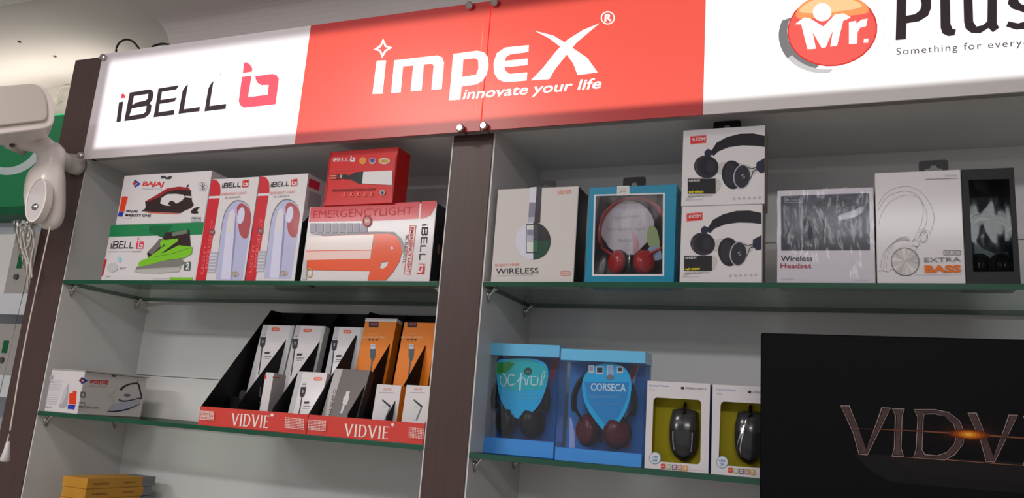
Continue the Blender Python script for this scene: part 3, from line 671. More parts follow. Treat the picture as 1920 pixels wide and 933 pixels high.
a.part('hindi_lettering').text('बजाज', (378, 178), (506, 180), 30, rs, bold=.03).text('विश्वास का प्रतीक', (376, 192), (496, 198), 9, lgrey)
a.part('small_print').poly([(322, 226), (356, 228), (352, 266), (318, 264)], grey, [(330, 236), (348, 237), (345, 257), (327, 256)])
a.text('बजाज', (308, 306), (354, 308), 12, dgrey).text('मेजेस्टी ड्राय आयरन', (304, 334), (442, 342), 15, dgrey).text('1000 W', (302, 350), (342, 353), 6, dgrey)
a.part('iron_picture', 'steel iron with navy handle')
a.poly([(502, 356), (530, 310), (600, 300), (660, 290), (718, 285), (714, 310), (620, 345), (540, 358)], M('steel_print', (176, 178, 196), .35))
a.stroke([(500, 356), (560, 356), (640, 340), (714, 308)], [5, 9, 8, 3], navy, sm=4)
a.stroke([(588, 218), (600, 200), (640, 178), (690, 170), (708, 180), (718, 225), (728, 262), (712, 276)], [16, 10, 9, 11, 9], navy, sm=5)
a.stroke([(576, 278), (600, 288), (650, 284), (712, 268)], [10, 9, 7, 6], navy, sm=4).ell(632, 250, 22, 10, M('steel_violet', (110, 108, 140), .4))
a.stroke([(700, 165), (702, 150)], 6, grey)
a.part('steam_picture').stroke([(560, 195), (545, 230), (515, 240), (500, 230)], 4, M('faint_grey'), sm=4).stroke([(500, 250), (520, 262), (535, 245)], 4, M('faint_grey'), sm=4).stroke([(540, 300), (530, 280), (548, 262)], 4, M('faint_grey'), sm=4).end()
box('lid_flap', tuple(fI.P(-.001, HI, 0)), tuple(fI.P(WI+.004, HI+.004, -.215)), whitem, tI) if False else None
bm = bmesh.new(); prism('x', [(-.001, 0), (WI+.005, 0), (WI+.005, .219), (-.001, .219)], fI.P(0, HI, .001), fI.U, -fI.N, Vector((0, 0, 1)), 0, .0028, None, bm=bm)
bmesh.ops.recalc_face_normals(bm, faces=list(bm.faces)); bmo('lid', bm, [M('lid_grey', (168, 166, 164), .5)], tI)
a = Art(fs, tI, zd); a.part('finger_notch').poly([(528, 116), (562, 119), (556, 127), (545, 130), (534, 126)], dgrey).end()

# --- yellow boxes at the bottom left
yb = M('ochre_card', (190, 136, 50), .45); ybd = M('ochre_dark_card', (150, 100, 40), .5); gcard = M('grey_card', (120, 122, 128), .5)
cz = hy(165, 897, .03)
for k in range(4):
    h = .0225; z = 1.1556+k*(h+.0006)
    top = cz.z
    nlay = 4
for k in range(12):
    z1_ = cz.z - k*.0262; z0_ = z1_-.0255
    if z0_ < 1.1552: z0_ = 1.1552
    if z1_ - z0_ < .015: break
    xL = hy(118, 897, .03).x + (.004 if k % 2 else 0); xR_ = cz.x
    lab = ['flat ochre box, topmost of the stack at the bottom left of the shelves', 'flat ochre box, second from the top of the stack at bottom left', 'flat ochre box, third from the top of the stack at bottom left'][k] if k < 3 else 'flat ochre box, %s layer of the bottom left stack' % ['fourth', 'fifth', 'sixth', 'seventh', 'eighth', 'ninth'][k-3]
    t = thing('flat_box', lab, 'box', ((xL+xR_)/2, .13, z0_), 'flat ochre boxes stacked at bottom left')
    e = .008 if k == 1 else 0
    box('carton', (xL, .03, z0_), (xR_, .215+e, z1_), yb, t, .001)
    box('grey_end', (xL+.001, .215+e, z0_), (xR_-.0003, .262-e, z1_-.001), gcard, t, .001, 'grey rear end of the box')
    b = Art(Face((xR_, .03, z0_), (0, 1, 0), (0, 0, 1)), t); b.part('printed_line')._poly([[(.02, .009), (.07, .009), (.07, .014), (.02, .014)]], ybd); b.part('printed_mark'); b._poly([[(.12, .010), (.16, .010), (.16, .014), (.12, .014)]], ybd); b.end()

# ================================================================== COUNTER TRAYS
card = M('tray_black_card', (20, 18, 20), .6); redt = M('tray_red_card', (206, 70, 62), .45); wink = M('tray_white_ink', (236, 224, 220), .45)
zc = Z(360, 560, 3.217)
def tray(x0, x1, label, bandpts, word, dots, reg):
    yF, yB = .004, .262; z0 = ZML+.0004
    zf_ = z0+.045; zb_ = hx(504, 580, x0).z if reg == 0 else TRB
    t = thing('counter_tray', label, 'tray', ((x0+x1)/2, .13, z0), 'black counter display trays'); th = .0016
    U, V, N = Vector((0, 1, 0)), Vector((0, 0, 1)), Vector((1, 0, 0))
    prof = [(yF, z0), (yB, z0), (yB, zb_), (yB-.045, zb_), (yF, zf_)]
    for n_, xx in (('side_panel', x0), ('side_panel', x1-th)):
        prism(n_, prof, Vector((0, 0, 0)), U, V, N, xx, xx+th, card, t)
    box('base_panel', (x0+th, yF, z0), (x1-th, yB, z0+.0015), card, t)
    box('back_panel', (x0+th, yB-th, z0+.0015), (x1-th, yB, zb_), card, t)
    box('step_panel', (x0+th, yF+.10, z0+.0015), (x1-th, yF+.10+th, z0+.075), card, t)
    box('step_panel', (x0+th, yF+.10+th, z0+.02), (x1-th, yB-th, z0+.0215), card, t)
    for k in (1, 2):
        xx = x0+(x1-x0)*k/3
        prism('divider', [(yF+.004, z0+.002), (yB-.002, z0+.002), (yB-.002, zb_-.004), (yB-.03, zb_-.004), (yF+.004, zf_+.008)], Vector((0, 0, 0)), U, V, N, xx-.0006, xx+.0006, card, t)
    for k in range(3):   # rounded grips of the inner step
        xx = x0+(x1-x0)*(k+.5)/3-.012
        prism('step_grip', circ(0, 0, .011, .013, n=18), Vector((xx, yF+.098, z0+.080)), Vector((1, 0, 0)), V, Vector((0, -1, 0)), 0, .0015, M('tray_grip_card', (48, 46, 50), .6), t)
    box('front_band', (x0, yF-.0015, z0), (x1, yF, zf_), redt, t, .0004)
    f = Face((x0, yF-.0016, z0), (1, 0, 0), (0, 0, 1)); a = Art(f, t, zc)
    a.part('brand_lettering').vidvie(*word, 74, wink).ell(*dots[2], 9, 10, wink)
    a.part('dot_grid')
    for d0, d1, d2, nx, ny in dots[:2]:
        for i in range(nx):
            for j in range(ny):
                u = i/(nx-1); v = j/(ny-1)
                cx = d0[0]+(d1[0]-d0[0])*u+(d2[0]-d0[0])*v; cy = d0[1]+(d1[1]-d0[1])*u+(d2[1]-d0[1])*v
                a.rect(cx-2.6, cy-2.6, cx+2.6, cy+2.6, wink)
    a.end(); bpy.data.objects[t.children[-1].name]['kind'] = 'stuff'; return t
XT0 = hy(374, 780, .004).x; XT1 = hy(577, 793, .004).x; XT2 = Cx-.0045-.001
TRB = hx(504, 580, XT0).z
tray(XT0, XT1, 'black counter tray with red lettered front, left one of the pair', None, ((232, 763), (461, 780)), [((52, 676), (140, 682), (50, 724), 12, 7), ((574, 716), (690, 728), (572, 775), 14, 7), (484, 700)], 0)
tray(XT1+.0015, XT2, 'black counter tray with red lettered front, right one against the middle upright', None, ((914, 826), (1184, 846)), [((706, 730), (814, 738), (704, 786), 13, 7), ((1320, 776), (1408, 786), (1318, 832), 10, 7), (1211, 758)], 1)

def cable_print(a, cx, cy, s_, tilt, logo_xy, logo_m=vermil, pale=False):
    q = lambda l: [(cx+x*s_+(y*s_)*tilt*-1, cy+y*s_) for x, y in l]
    a.part('cable_picture').poly(q([(-13, -32), (13, -32), (13, -4), (-13, -4)]), M('plug_silver', (196, 196, 204), .35)).poly(q([(-9, -24), (-3, -24), (-3, -16), (-9, -16)]), grey).poly(q([(3, -24), (9, -24), (9, -16), (3, -16)]), grey)
    a.poly(q([(-17, -4), (17, -4), (15, 46), (6, 58), (-6, 58), (-15, 46)]), navy if pale else dgrey).poly(q([(-4, 14), (4, 14), (4, 32), (-4, 32)]), lgrey)
    a.stroke(q([(0, 56), (0, 130), (-4, 220)]), 6, dgrey)
    a.part('small_print').poly(q([(20, 84), (50, 84), (48, 96), (18, 96)]), dgrey).stroke(q([(18, 112), (62, 112)]), 4, grey).stroke(q([(16, 124), (52, 124)]), 4, lgrey)
    if logo_xy:
        x, y = logo_xy; a.part('brand_tag').poly(rrect(x-24, y-10, x+24, y+10, 9, 3), logo_m).text('VIDVIE', (x-17, y+5), (x+17, y+5), 9, wink)
    a.end()
lean = math.radians(9)
def small(name, label, bl, br, tl, y, z, d, mats, ln=lean, group=None, top=None):
    p = [zc(q) for q in (bl, br, tl)]
    return carton(name, label, 'box', *p, y, y, z, d, mats, ln, group, .0006, top)
ZB = ZML+.0235; gb = 'cable boxes in the counter trays'
def on_y(px, y): return hy(*zc(px), y)
for i, (bl, br, tl, lab, cx, cy, lg) in enumerate([((326, 470), (520, 474), (396, 155), 'white cable box in the back row of the trays, first from the left', 430, 235, (504, 183)),
        ((530, 474), (712, 478), (580, 158), 'white cable box in the back row of the trays, second from the left', 625, 245, (697, 190)),
        ((770, 480), (950, 484), (815, 166), 'white cable box in the back row, just left of the orange boxes', 862, 254, (937, 198))]):
    t, f, W, H = small('cable_box', lab, bl, br, tl, .128, ZB, .022, (white, whitem, lgrey, white), group=gb)
    a = Art(f, t, zc); a.part('grey_side_band').frp([(0, 0), (.16, 0), (.16, .998), (0, .998)], M('faint_grey'), W, H).frp([(.9, 0), (.998, 0), (.998, .998), (.9, .998)], M('faint_grey'), W, H)
    cable_print(a, cx, cy, 1, .11, lg, vermil, i == 2)
for bl, br, tl, lab, cx, xr in [((950, 480), (1145, 484), (1008, 134), 'orange cable box behind the grey box in the right tray', 1090, 1155), ((1190, 520), (1400, 524), (1222, 138), 'orange cable box nearest the middle upright in the right tray', 1322, 1395)]:
    t, f, W, H = small('cable_box', lab, bl, br, tl, .128, ZB, .03, (orange, M('orange_side', (190, 100, 22), .5), white, white), group=gb)
    a = Art(f, t, zc); x = cx+5
    a.part('brand_tag').rect(x-28, 138, x+30, 172, M('plum_tag', (60, 34, 48), .45)).text('VIDVIE', (x-20, 158), (x+22, 158), 12, pink)
    a.part('title_lettering').text('CHARGER', (x-36, 218), (x+28, 218), 10, M('pale_orange', (240, 176, 110), .45)).text('LIGHTNING USB CABLE', (x-66, 236), (x+66, 236), 11, M('cream_ink', (246, 214, 170), .45))
    for k in range(3): a.ell(x-24+k*22, 246, 8, 7, M('brown_ink', (110, 62, 24), .45))
    a.part('plug_picture').rect(x-17, 272, x+11, 302, M('pale_grey_lilac')).rect(x-12, 280, x-5, 288, grey).rect(x-1, 280, x+6, 288, grey).poly([(x-20, 302), (x+14, 302), (x+10, 350), (x, 372), (x-12, 372), (x-20, 350)], M('slate_print', (74, 90, 104), .45)).stroke([(x-8, 370), (x-16, 430), (x-24, 500)], 7, M('slate_print')).end()
    if cx < 1200:
        b = Face(f.O, f.U, f.V); prism('white_lid', [(-.0005, H), (W+.0005, H), (W+.0005, H+.009), (-.0005, H+.009)], f.O, f.U, f.V, f.N, -.029, .0002, white, t)
# sliver boxes at the far right of the tray
t, f, W, H = small('cable_box', 'white and yellow box edge peeping out beside the middle upright', (1440, 520), (1530, 522), (1468, 138), .10, ZB, .03, (M('pale_yellow_card', (216, 190, 110), .45), white, white, white), group=gb)
# front row
ZF = ZML+.0022; l2 = math.radians(7)
t, f, W, H = small('cable_box', 'narrow white box with a red dot, turned sideways in the front of the left tray', (398, 700), (448, 702), (410, 440), .040, ZF, .05, (white, whitem, white, white), math.radians(3), gb)
a = Art(f, t, zc); a.part('print').rect(437, 460, 449, 482, redb).stroke([(415, 530), (410, 590)], 9, dgrey).stroke([(413, 618), (411, 632)], 9, dgrey).end()
b = Art(side(f, W, H, .05), t, zc); b.part('brand_tag').poly([(486, 468), (528, 472), (528, 480), (486, 476)], pink).end()
t, f, W, H = small('cable_box', 'white cable box with orange tag in the front row, middle of the left tray', (562, 720), (742, 728), (638, 436), .035, ZF, .02, (white, whitem, lgrey, white), math.radians(11), gb)
a = Art(f, t, zc); a.part('grey_side_band').frp([(0, 0), (.16, 0), (.16, .998), (0, .998)], M('faint_grey'), W, H); cable_print(a, 673, 535, 1, .17, (760, 482))
t, f, W, H = small('cable_box', 'dark grey cable box with a white plug printed on it, leaning in the front row', (758, 730), (975, 740), (880, 420), .030, ZF, .024, (M('metallic_grey_card', (104, 100, 100), .35, metal=.3), dgrey, lgrey, dgrey), math.radians(17), gb)
a = Art(f, t, zc)
a.part('pale_edge').frp([(0, 0), (.22, 0), (.22, .998), (0, .998)], M('silver_card', (168, 166, 166), .35, metal=.3), W, H)
a.part('lettering').text('CHARGE SYNC', (856, 545), (812, 735), 14, dgrey, bold=.02)
a.part('plug_picture').poly([(932, 556), (954, 558), (946, 585), (948, 600), (932, 640), (908, 632), (914, 595), (926, 580)], white).stroke([(920, 630), (900, 690)], 12, white).end()
for i, (bl, br, tl, lab, cx) in enumerate([((1072, 780), (1222, 790), (1102, 512), 'white power adapter box in the front of the right tray, left of two', 1150),
        ((1252, 790), (1432, 800), (1272, 516), 'white power adapter box in the front of the right tray, against the upright', 1335)]):
    t, f, W, H = small('adapter_box', lab, bl, br, tl, .032, ZF, .05, (white, orange, white, orange), math.radians(5), gb)
    a = Art(f, t, zc)
    a.part('brand_lettering').text('VIDVIE', (cx, 552), (cx+52, 553), 14, pink).stroke([(cx-20, 564), (cx+70, 565)], 3, lgrey)
    dx = cx-1150+(5 if i else 0)
    a.part('power_bank_picture').poly([(1150+dx, 604), (1200+dx, 644), (1198+dx, 658), (1146+dx, 614)], dgrey).poly([(1146+dx, 612), (1192+dx, 654), (1160+dx, 730), (1110+dx, 712)], M('bank_white', (206, 206, 210), .4)).poly([(1192+dx, 650), (1200+dx, 650), (1168+dx, 732), (1158+dx, 732)], grey).text('2.4A', (1152+dx, 652), (1170+dx, 656), 9, grey).end()

# ================================================================== RIGHT BAY, TOP SHELF
film = clear('clear_window_film', (240, 241, 244), .03, .08, .6, 9, .15)
filmb = clear('bluish_clear_plastic', (234, 243, 252), .04, .08, .6, 8, .22)
def window_box(name, label, bl, br, tl, y, z, depth, mats, hole, inner, recess=.004, film_m=None, group=None, z_=None, gap=.0):
    """box with an opening cut in the front; hole = polygon in crop pixels; mats = front, sides; inner = lining"""
    t, f, W, H = carton(name, label, 'box', bl, br, tl, y, y, z, depth, mats, hole=True, group=group)
    hl = [f.uv(*z_(p)) for p in hole]; th = .0012
    prism('front_panel', [(0, 0), (W, 0), (W, H), (0, H)], f.O, f.U, f.V, f.N, -th, 0, mats[0], t, [hl])
    bm = bmesh.new()
    for (u0, u1, v0, v1, n0, n1, mi) in ((0, W, 0, th, -depth, -th, 0), (0, W, H-th, H, -depth, -th, 0), (0, th, th, H-th, -depth, -th, 0), (W-th, W, th, H-th, -depth, -th, 1), (th, W-th, th, H-th, -depth, -depth+th, 0)):
        P = lambda u, v, n: f.O+f.U*u+f.V*v+f.N*n
        vv = [bm.verts.new(P(u, v, n)) for n in (n0, n1) for v in (v0, v1) for u in (u0, u1)]
        for q in ((0, 1, 3, 2), (4, 5, 7, 6), (0, 1, 5, 4), (2, 3, 7, 6), (0, 2, 6, 4), (1, 3, 7, 5)): bm.faces.new([vv[i] for i in q]).material_index = mi
    bmesh.ops.recalc_face_normals(bm, faces=list(bm.faces))
    bmo('carton', bm, [mats[1], mats[2]], t)
    us = [p[0] for p in hl]; vs2 = [p[1] for p in hl]; m = .004; u0, u1, v0, v1 = max(min(us)-m, .002), min(max(us)+m, W-.002), max(min(vs2)-m, .002), min(max(vs2)+m, H-.002)
    dI = depth*.8
    bm = bmesh.new()   # lining: open tray behind the window
    P = lambda u, v, n: f.O+f.U*u+f.V*v+f.N*n
    a_, b_, c_, d_ = P(u0, v0, -dI), P(u1, v0, -dI), P(u1, v1, -dI), P(u0, v1, -dI); a2, b2, c2, d2 = P(u0, v0, -.002), P(u1, v0, -.002), P(u1, v1, -.002), P(u0, v1, -.002)
    V_ = [bm.verts.new(p) for p in (a_, b_, c_, d_, a2, b2, c2, d2)]
    for q in ((0, 1, 2, 3), (0, 4, 5, 1), (1, 5, 6, 2), (2, 6, 7, 3), (3, 7, 4, 0)): bm.faces.new([V_[i] for i in q])
    bmo('inner_tray', bm, inner, t)
    if film_m: prism('window_film', [(u0, v0), (u1, v0), (u1, v1), (u0, v1)], f.O, f.U, f.V, f.N, -.0018, -.0015, film_m, t)
    return t, f, W, H, (u0, u1, v0, v1, dI)
def headphones(label, f, cu, v0, wid, hei, n0, mband, mcup, mpad, rc=.026, tilt=25, band_r=.004, spread=.5, logo=None):
    """pair of headphones standing upright: arch headband, two cups facing slightly forward"""
    P = lambda u, v, n: f.O+f.U*u+f.V*v+f.N*n
    c = P(cu, v0, n0); t = thing('headphones', label, 'headphones', tuple(c))
    R = wid/2; pts = []
    for k in range(25):
        an = math.radians(-20+220*k/24); pts.append(P(cu+R*math.cos(an), v0+hei-R*1.05+R*1.05*math.sin(an), n0))
    bm = bmesh.new(); ring = []
    for i, p in enumerate(pts):
        d = (pts[min(i+1, 24)]-pts[max(i-1, 0)]).normalized(); s_ = f.N; o_ = d.cross(s_).normalized()
        ring.append([bm.verts.new(p+o_*x*band_r+s_*y*band_r*3.0) for x, y in ((1, -.7), (1, .7), (.5, 1), (-.5, 1), (-1, .7), (-1, -.7), (-.5, -1), (.5, -1))])
    for i in range(24):
        for k in range(8): bm.faces.new([ring[i][k], ring[i][(k+1) % 8], ring[i+1][(k+1) % 8], ring[i+1][k]])
    bm.faces.new(ring[0]); bm.faces.new(ring[-1]); bmesh.ops.recalc_face_normals(bm, faces=list(bm.faces))
    bmo('headband', bm, mband, t, True)
    for s_ in (-1, 1):
        an = math.radians(tilt); ax = (f.U*s_*math.cos(an)*1 + f.N*math.sin(an)).normalized()   # outward axis of the cup
        cc = P(cu+s_*spread*R, v0+rc*1.12, n0+.004); e1 = f.V; e2 = ax.cross(e1).normalized()
        arm = tube_bm([P(cu+s_*R*.94, v0+hei-R*1.35, n0), P(cu+s_*R*.90, v0+rc*2.4, n0), cc+ax*.012+f.V*rc*.5], [.003, .0035, .003], 8)
        bmo('yoke', arm, mband, t, True)
        def disc(off0, off1, r0, r1, m, nm):
            bm = bmesh.new(); rings = []
            prof = [(off0, 0), (off0, r0*.85), (off0+(off1-off0)*.2, r0), (off0+(off1-off0)*.8, r1), (off1, r1*.85), (off1, 0)]
            for o_, r_ in prof: rings.append([bm.verts.new(cc+ax*o_+(e1*math.cos(2*math.pi*k/28)*1.12+e2*math.sin(2*math.pi*k/28))*max(r_, 1e-4)) for k in range(28)])
            for i in range(len(rings)-1):
                for k in range(28): bm.faces.new([rings[i][k], rings[i][(k+1) % 28], rings[i+1][(k+1) % 28], rings[i+1][k]])
            bmesh.ops.recalc_face_normals(bm, faces=list(bm.faces)); return bmo(nm, bm, m, t, True)
        disc(-.010, .002, rc*.95, rc, mpad, 'ear_cushion'); disc(.002, .014, rc*.96, rc*.7, mcup, 'ear_cup')
        disc(.0142, .0152, rc*.45, rc*.42, chrome if logo else mcup, 'cup_cap')
    return t
s1 = Z(900, 320, 3.887)
tV, fV, WV, HV = carton('headphone_box', 'light grey wireless headphone box with black side and black band, beside the middle upright', 'box', (920, 525), (1075, 527), (931, 355), .015, .015, ZT+.0003, .075, (whitem, black, whitem, whitem))
a = Art(fV, tV, s1)
dg = M('deep_green_print', (20, 66, 50), .35, coat=.3)
a.part('headband_picture', 'split silver and black vertical band')
a.poly([(360, 122), (412, 117), (408, 232), (360, 234)], M('pale_grey_lilac')).poly([(360, 232), (408, 230), (398, 372), (350, 380)], M('lilac_grey_print', (128, 126, 150), .4)).poly([(352, 340), (400, 335), (398, 376), (350, 380)], M('silver_strip'))
a.poly([(414, 117), (452, 113), (438, 380), (396, 378)], M('ink_black', (34, 32, 42), .35, coat=.3))
a.part('earcup_picture', 'round cup half white and half dark green')
q = circ(388, 512, 128, 136, rot=0, a0=90, a1=270, n=24); a.poly([(q[i][0], q[i][1]) for i in range(len(q))], M('pale_grey_lilac'))
q = circ(388, 512, 128, 136, rot=0, a0=-90, a1=90, n=24); a.poly(q, M('ink_black'))
a.poly([(388, 512), (515, 508), (508, 560), (480, 610), (440, 636), (388, 648)], dg)
a.poly(rrect(336, 388, 430, 600, 8, 3), M('ink_black'), rrect(341, 394, 425, 594, 6, 3))
a.poly([(342, 395), (390, 395), (388, 592), (345, 594)], M('pearl_white', (206, 208, 206), .3, coat=.3)).poly([(344, 430), (389, 430), (388, 500), (344, 500)], M('lilac_grey_print')).poly([(344, 470), (389, 470), (388, 520), (344, 520)], M('silver_strip'))
a.poly([(390, 395), (424, 395), (424, 500), (389, 500)], M('ink_grey', (60, 58, 72), .35, coat=.3)).poly([(389, 505), (424, 505), (420, 592), (388, 592)], M('bottle_green', (36, 96, 66), .35, coat=.3))
a.part('brand_lettering').vidvie((562, 174), (668, 166), 28, M('pale_vermilion', (232, 138, 104), .45))
a.part('title_lettering').text('ENJOY FREE', (112, 696), (286, 690), 16, pink).text('WIRELESS', (116, 751), (425, 746), 38, dgrey).text('HIGH DEFINITION SOUND HEADPHONE', (112, 770), (388, 762), 8, lgrey)
a.part('badge').poly(rrect(588, 728, 660, 764, 14, 4), pink, rrect(592, 732, 656, 760, 11, 4)).text('HD5.0', (602, 752), (648, 750), 11, pink).end()
tabs(tV, fV, WV, HV, ((402, 110), (553, 100), 34), s1, .02)

teal = M('teal_card', (0, 128, 164), .38, coat=.2)
redp = M('glossy_red_plastic', (188, 22, 30), .2, coat=.5); plum = M('dark_plum_card', (52, 34, 56), .5, noise=.3, scale=30)
hole = [(846, 186), (1332, 172), (1328, 750), (830, 752)]
tT, fT, WT, HT, wr = window_box('headphone_box', 'teal headphone box with a large clear window showing red headphones', (1096, 527), (1263, 528), (1102, 352), .015, ZT+.0003, .085, (teal, teal, teal), hole, plum, film_m=film, z_=s1)
a = Art(fT, tT, s1); a.part('window_border').poly([(832, 174), (1348, 160), (1342, 766), (816, 768)], white, [(844, 184), (1334, 170), (1330, 752), (828, 754)])
a.part('price_sticker', 'small white price sticker').poly([(1000, 112), (1088, 108), (1090, 178), (998, 182)], M('sticker_white', (206, 206, 204), .5)).text('Philips', (1012, 136), (1078, 132), 12, lgrey).text('P-15', (1026, 152), (1058, 150), 10, dgrey).text('899/-', (1012, 162), (1074, 158), 9, grey).end()
headphones('red headphones inside the teal box window, around a white round card', fT, (wr[0]+wr[1])/2, wr[2]+.006, (wr[1]-wr[0])*.93, (wr[3]-wr[2])*.97, -.038, redp, redp, M('dark_cushion', (40, 22, 30), .6), rc=.026, tilt=62, spread=.40, logo=None)
fI2 = Face(fT.P(0, 0, -.036), fT.U, fT.V); prism('round_card', [fI2.uv(*s1(p)) for p in circ(1070, 400, 200, 182, n=36, a0=40, a1=-220)] + [fI2.uv(*s1(p)) for p in ((940, 560), (1010, 610), (1130, 612), (1180, 560))], fI2.O, fI2.U, fI2.V, fI2.N, 0, .002, M('round_card_white', (212, 206, 210), .5), tT)
a = Art(Face(fI2.P(0, 0, .002), fT.U, fT.V), tT, s1); a.part('card_lettering').text('Headphone', (960, 356), (1160, 340), 26, lgrey, sh=.3).text('Ultra-dynamic sound', (930, 436), (1200, 432), 22, lgrey).text('BASS', (1010, 520), (1110, 518), 24, lgrey)
a.part('paint_splash', 'coloured paint splashes on the insert').poly([(1240, 400), (1290, 430), (1310, 560), (1240, 560), (1215, 470)], M('splash_green', (170, 190, 130), .5), sm=3).poly([(1230, 560), (1300, 555), (1325, 640), (1260, 650), (1220, 620)], M('splash_blue', (160, 178, 208), .5), sm=3).poly([(1110, 440), (1150, 500), (1160, 600), (1120, 600)], M('splash_pink', (214, 160, 170), .5), sm=3).end()
tabs(tT, fT, WT, HT, ((1042, 100), (1208, 96), 50), s1, .04)

s2 = Z(1260, 220, 2.825)
blk2 = M('print_black_navy', (26, 25, 34), .4)
def kids(dy, dx, z, bl, br, tl, label, tab):
    t, f, W, H = carton('headphone_box', label, 'box', bl, br, tl, .012, .012, z, .075, (white, M('cream_side', (150, 136, 126), .5), whitem, white))
    q = lambda l: [(x+dx-(y-250)*.0, y+dy) for x, y in l]; g = lambda x, y: (x+dx, y+dy)
    a = Art(f, t, s2)
    a.part('brand_tag', 'small red tag').poly(q([(95, 100), (182, 92), (182, 136), (95, 144)]), M('tag_pale_red', (216, 120, 120), .4)).poly(q([(100, 104), (178, 97), (178, 132), (100, 139)]), redb).text('SUCOM', g(106, 126), g(172, 120), 15, white, bold=.03, sh=.15)
    a.part('headphones_picture', 'navy headphones photographed at an angle')
    a.poly(q([(70, 440), (160, 330), (250, 330), (240, 395), (120, 420)]), M('pale_shade_grey', (190, 186, 186), .5), sm=3).poly(q([(230, 250), (300, 235), (420, 260), (440, 300), (300, 310), (225, 290)]), M('pale_shade_grey'), sm=3)
    a.poly(q([(205, 185), (235, 135), (290, 105), (360, 87), (430, 85), (492, 98), (492, 156), (440, 150), (370, 148), (300, 158), (245, 180), (220, 205)]), blk2)
    a.poly(q([(172, 182), (190, 166), (212, 175), (216, 196), (196, 206), (172, 200)]), navy)
    a.ell(*g(182, 262), 66, 60, M('cup_navy', (42, 40, 52), .4), rot=.25).ell(*g(194, 258), 48, 50, blk2, rot=.25).ell(*g(205, 262), 24, 34, M('cup_navy'))
    a.stroke(q([(130, 230), (126, 262), (136, 300)]), 5, M('grey_navy', (80, 78, 92), .4), sm=3)
    a.ell(*g(320, 304), 56, 76, blk2, rot=-.1).ell(*g(308, 304), 30, 62, M('cup_navy')).ell(*g(370, 314), 45, 64, M('silver_strip'), rot=.12).ell(*g(372, 314), 41, 60, M('cup_navy'), rot=.12).text('S', g(372, 326), g(388, 322), 22, lgrey)
    a.stroke(q([(400, 262), (420, 272), (450, 262)]), 3.5, blk2, sm=4).stroke(q([(412, 330), (424, 306), (432, 284), (452, 278)]), 3.5, blk2, sm=4)
    a.poly(q([(448, 240), (492, 216), (492, 290), (468, 296), (446, 274)]), navy)
    a.part('black_label').rect(84+dx, 325+dy, 231+dx, 404+dy, M('label_black', (30, 30, 32), .4)).text('KIM-823M', g(90, 342), g(148, 340), 11, white, bold=.02).text('wireless', g(88, 402), g(168, 398), 13, yellow, bold=.03)
    a.part('small_print').text('Music Headphones', g(86, 424), g(216, 416), 9, grey).text('stereo sound', g(86, 440), g(160, 436), 6, lgrey)
    for i in range(6): a.ell(*g(328+i*27, 430-i), 6, 6, lgrey, inner=.6)
    a.end()
    if tab: tabs(t, f, W, H, tab, s2, .03)
    return H
lx, ly = -19, 408
HK = kids(ly, lx, ZT+.0003, (1274, 527), (1429, 528), (1279, 387), 'white headphone box with navy headphones, lower of the stacked pair', None)
kids(0, 0, ZT+HK+.001, (1277, 383), (1434, 381), (1285, 244), 'white headphone box with navy headphones, upper of the stacked pair', ((219, 60), (366, 56), 36))

s3 = Z(1440, 280, 3.331)
tW, fW, WW, HW = carton('headphone_box', 'square white wireless headset box wrapped in film, dark photo panel on its front', 'box', (1457, 527), (1642, 528), (1456, 357), .014, .014, ZT+.0003, .08, (white, whitem, whitem, whitem))
a = Art(fW, tW, s3)
a.part('photo_panel', 'dark blue-grey photo of a headset').poly([(80, 292), (632, 272), (637, 630), (82, 632)], M('panel_slate', (44, 45, 62), .3, coat=.2))
a.poly([(84, 480), (200, 520), (400, 560), (634, 520), (636, 628), (84, 630)], M('panel_deep', (34, 35, 48), .35, coat=.2), sm=0)
a.poly([(225, 410), (260, 360), (330, 320), (420, 300), (500, 310), (560, 350), (590, 420), (560, 440), (520, 380), (440, 350), (350, 350), (270, 390), (240, 425)], M('panel_black', (22, 22, 30), .35, coat=.2), sm=0)
a.poly([(215, 440), (240, 415), (290, 410), (340, 440), (380, 500), (370, 560), (300, 580), (240, 560), (215, 500)], M('panel_black'), sm=3)
a.ell(242, 470, 22, 45, M('panel_grey', (84, 84, 96), .35), rot=-.3).poly([(265, 470), (280, 520), (276, 560), (255, 565), (250, 510)], M('panel_mid', (62, 62, 74), .35), sm=3).stroke([(330, 420), (350, 470), (340, 540)], 5, M('panel_mid'), sm=3).stroke([(440, 430), (540, 400), (600, 360)], [30, 44, 20], M('panel_teal', (50, 66, 78), .25, coat=.6), sm=4)
a.part('brand_tag').poly(rrect(104, 296, 216, 333, 5, 3), lgrey, rrect(108, 300, 212, 329, 4, 3)).ell(122, 315, 8, 9, lgrey).text('CORSECA', (134, 322), (204, 319), 12, lgrey, bold=.02)
a.part('title_lettering').text('Wireless', (80, 697), (278, 697), 31, dgrey, bold=.008).text('Headset', (78, 741), (270, 741), 30, M('title_red', (170, 50, 66), .45), bold=.008)
a.part('small_print').text('Corseca DM6210', (82, 812), (160, 811), 6, lgrey).text('www.corseca.in', (536, 818), (630, 818), 6, lgrey).end()
fm = clear('shrink_wrap', (250, 250, 252), .003, .06, .28, 24, .006)
pr_ = [(-.0008, -.0), (WW+.0008, 0), (WW+.0008, HW+.0008), (-.0008, HW+.0008)]
prism('shrink_wrap', pr_, fW.O, fW.U, fW.V, fW.N, .0035, .0037, fm, tW)

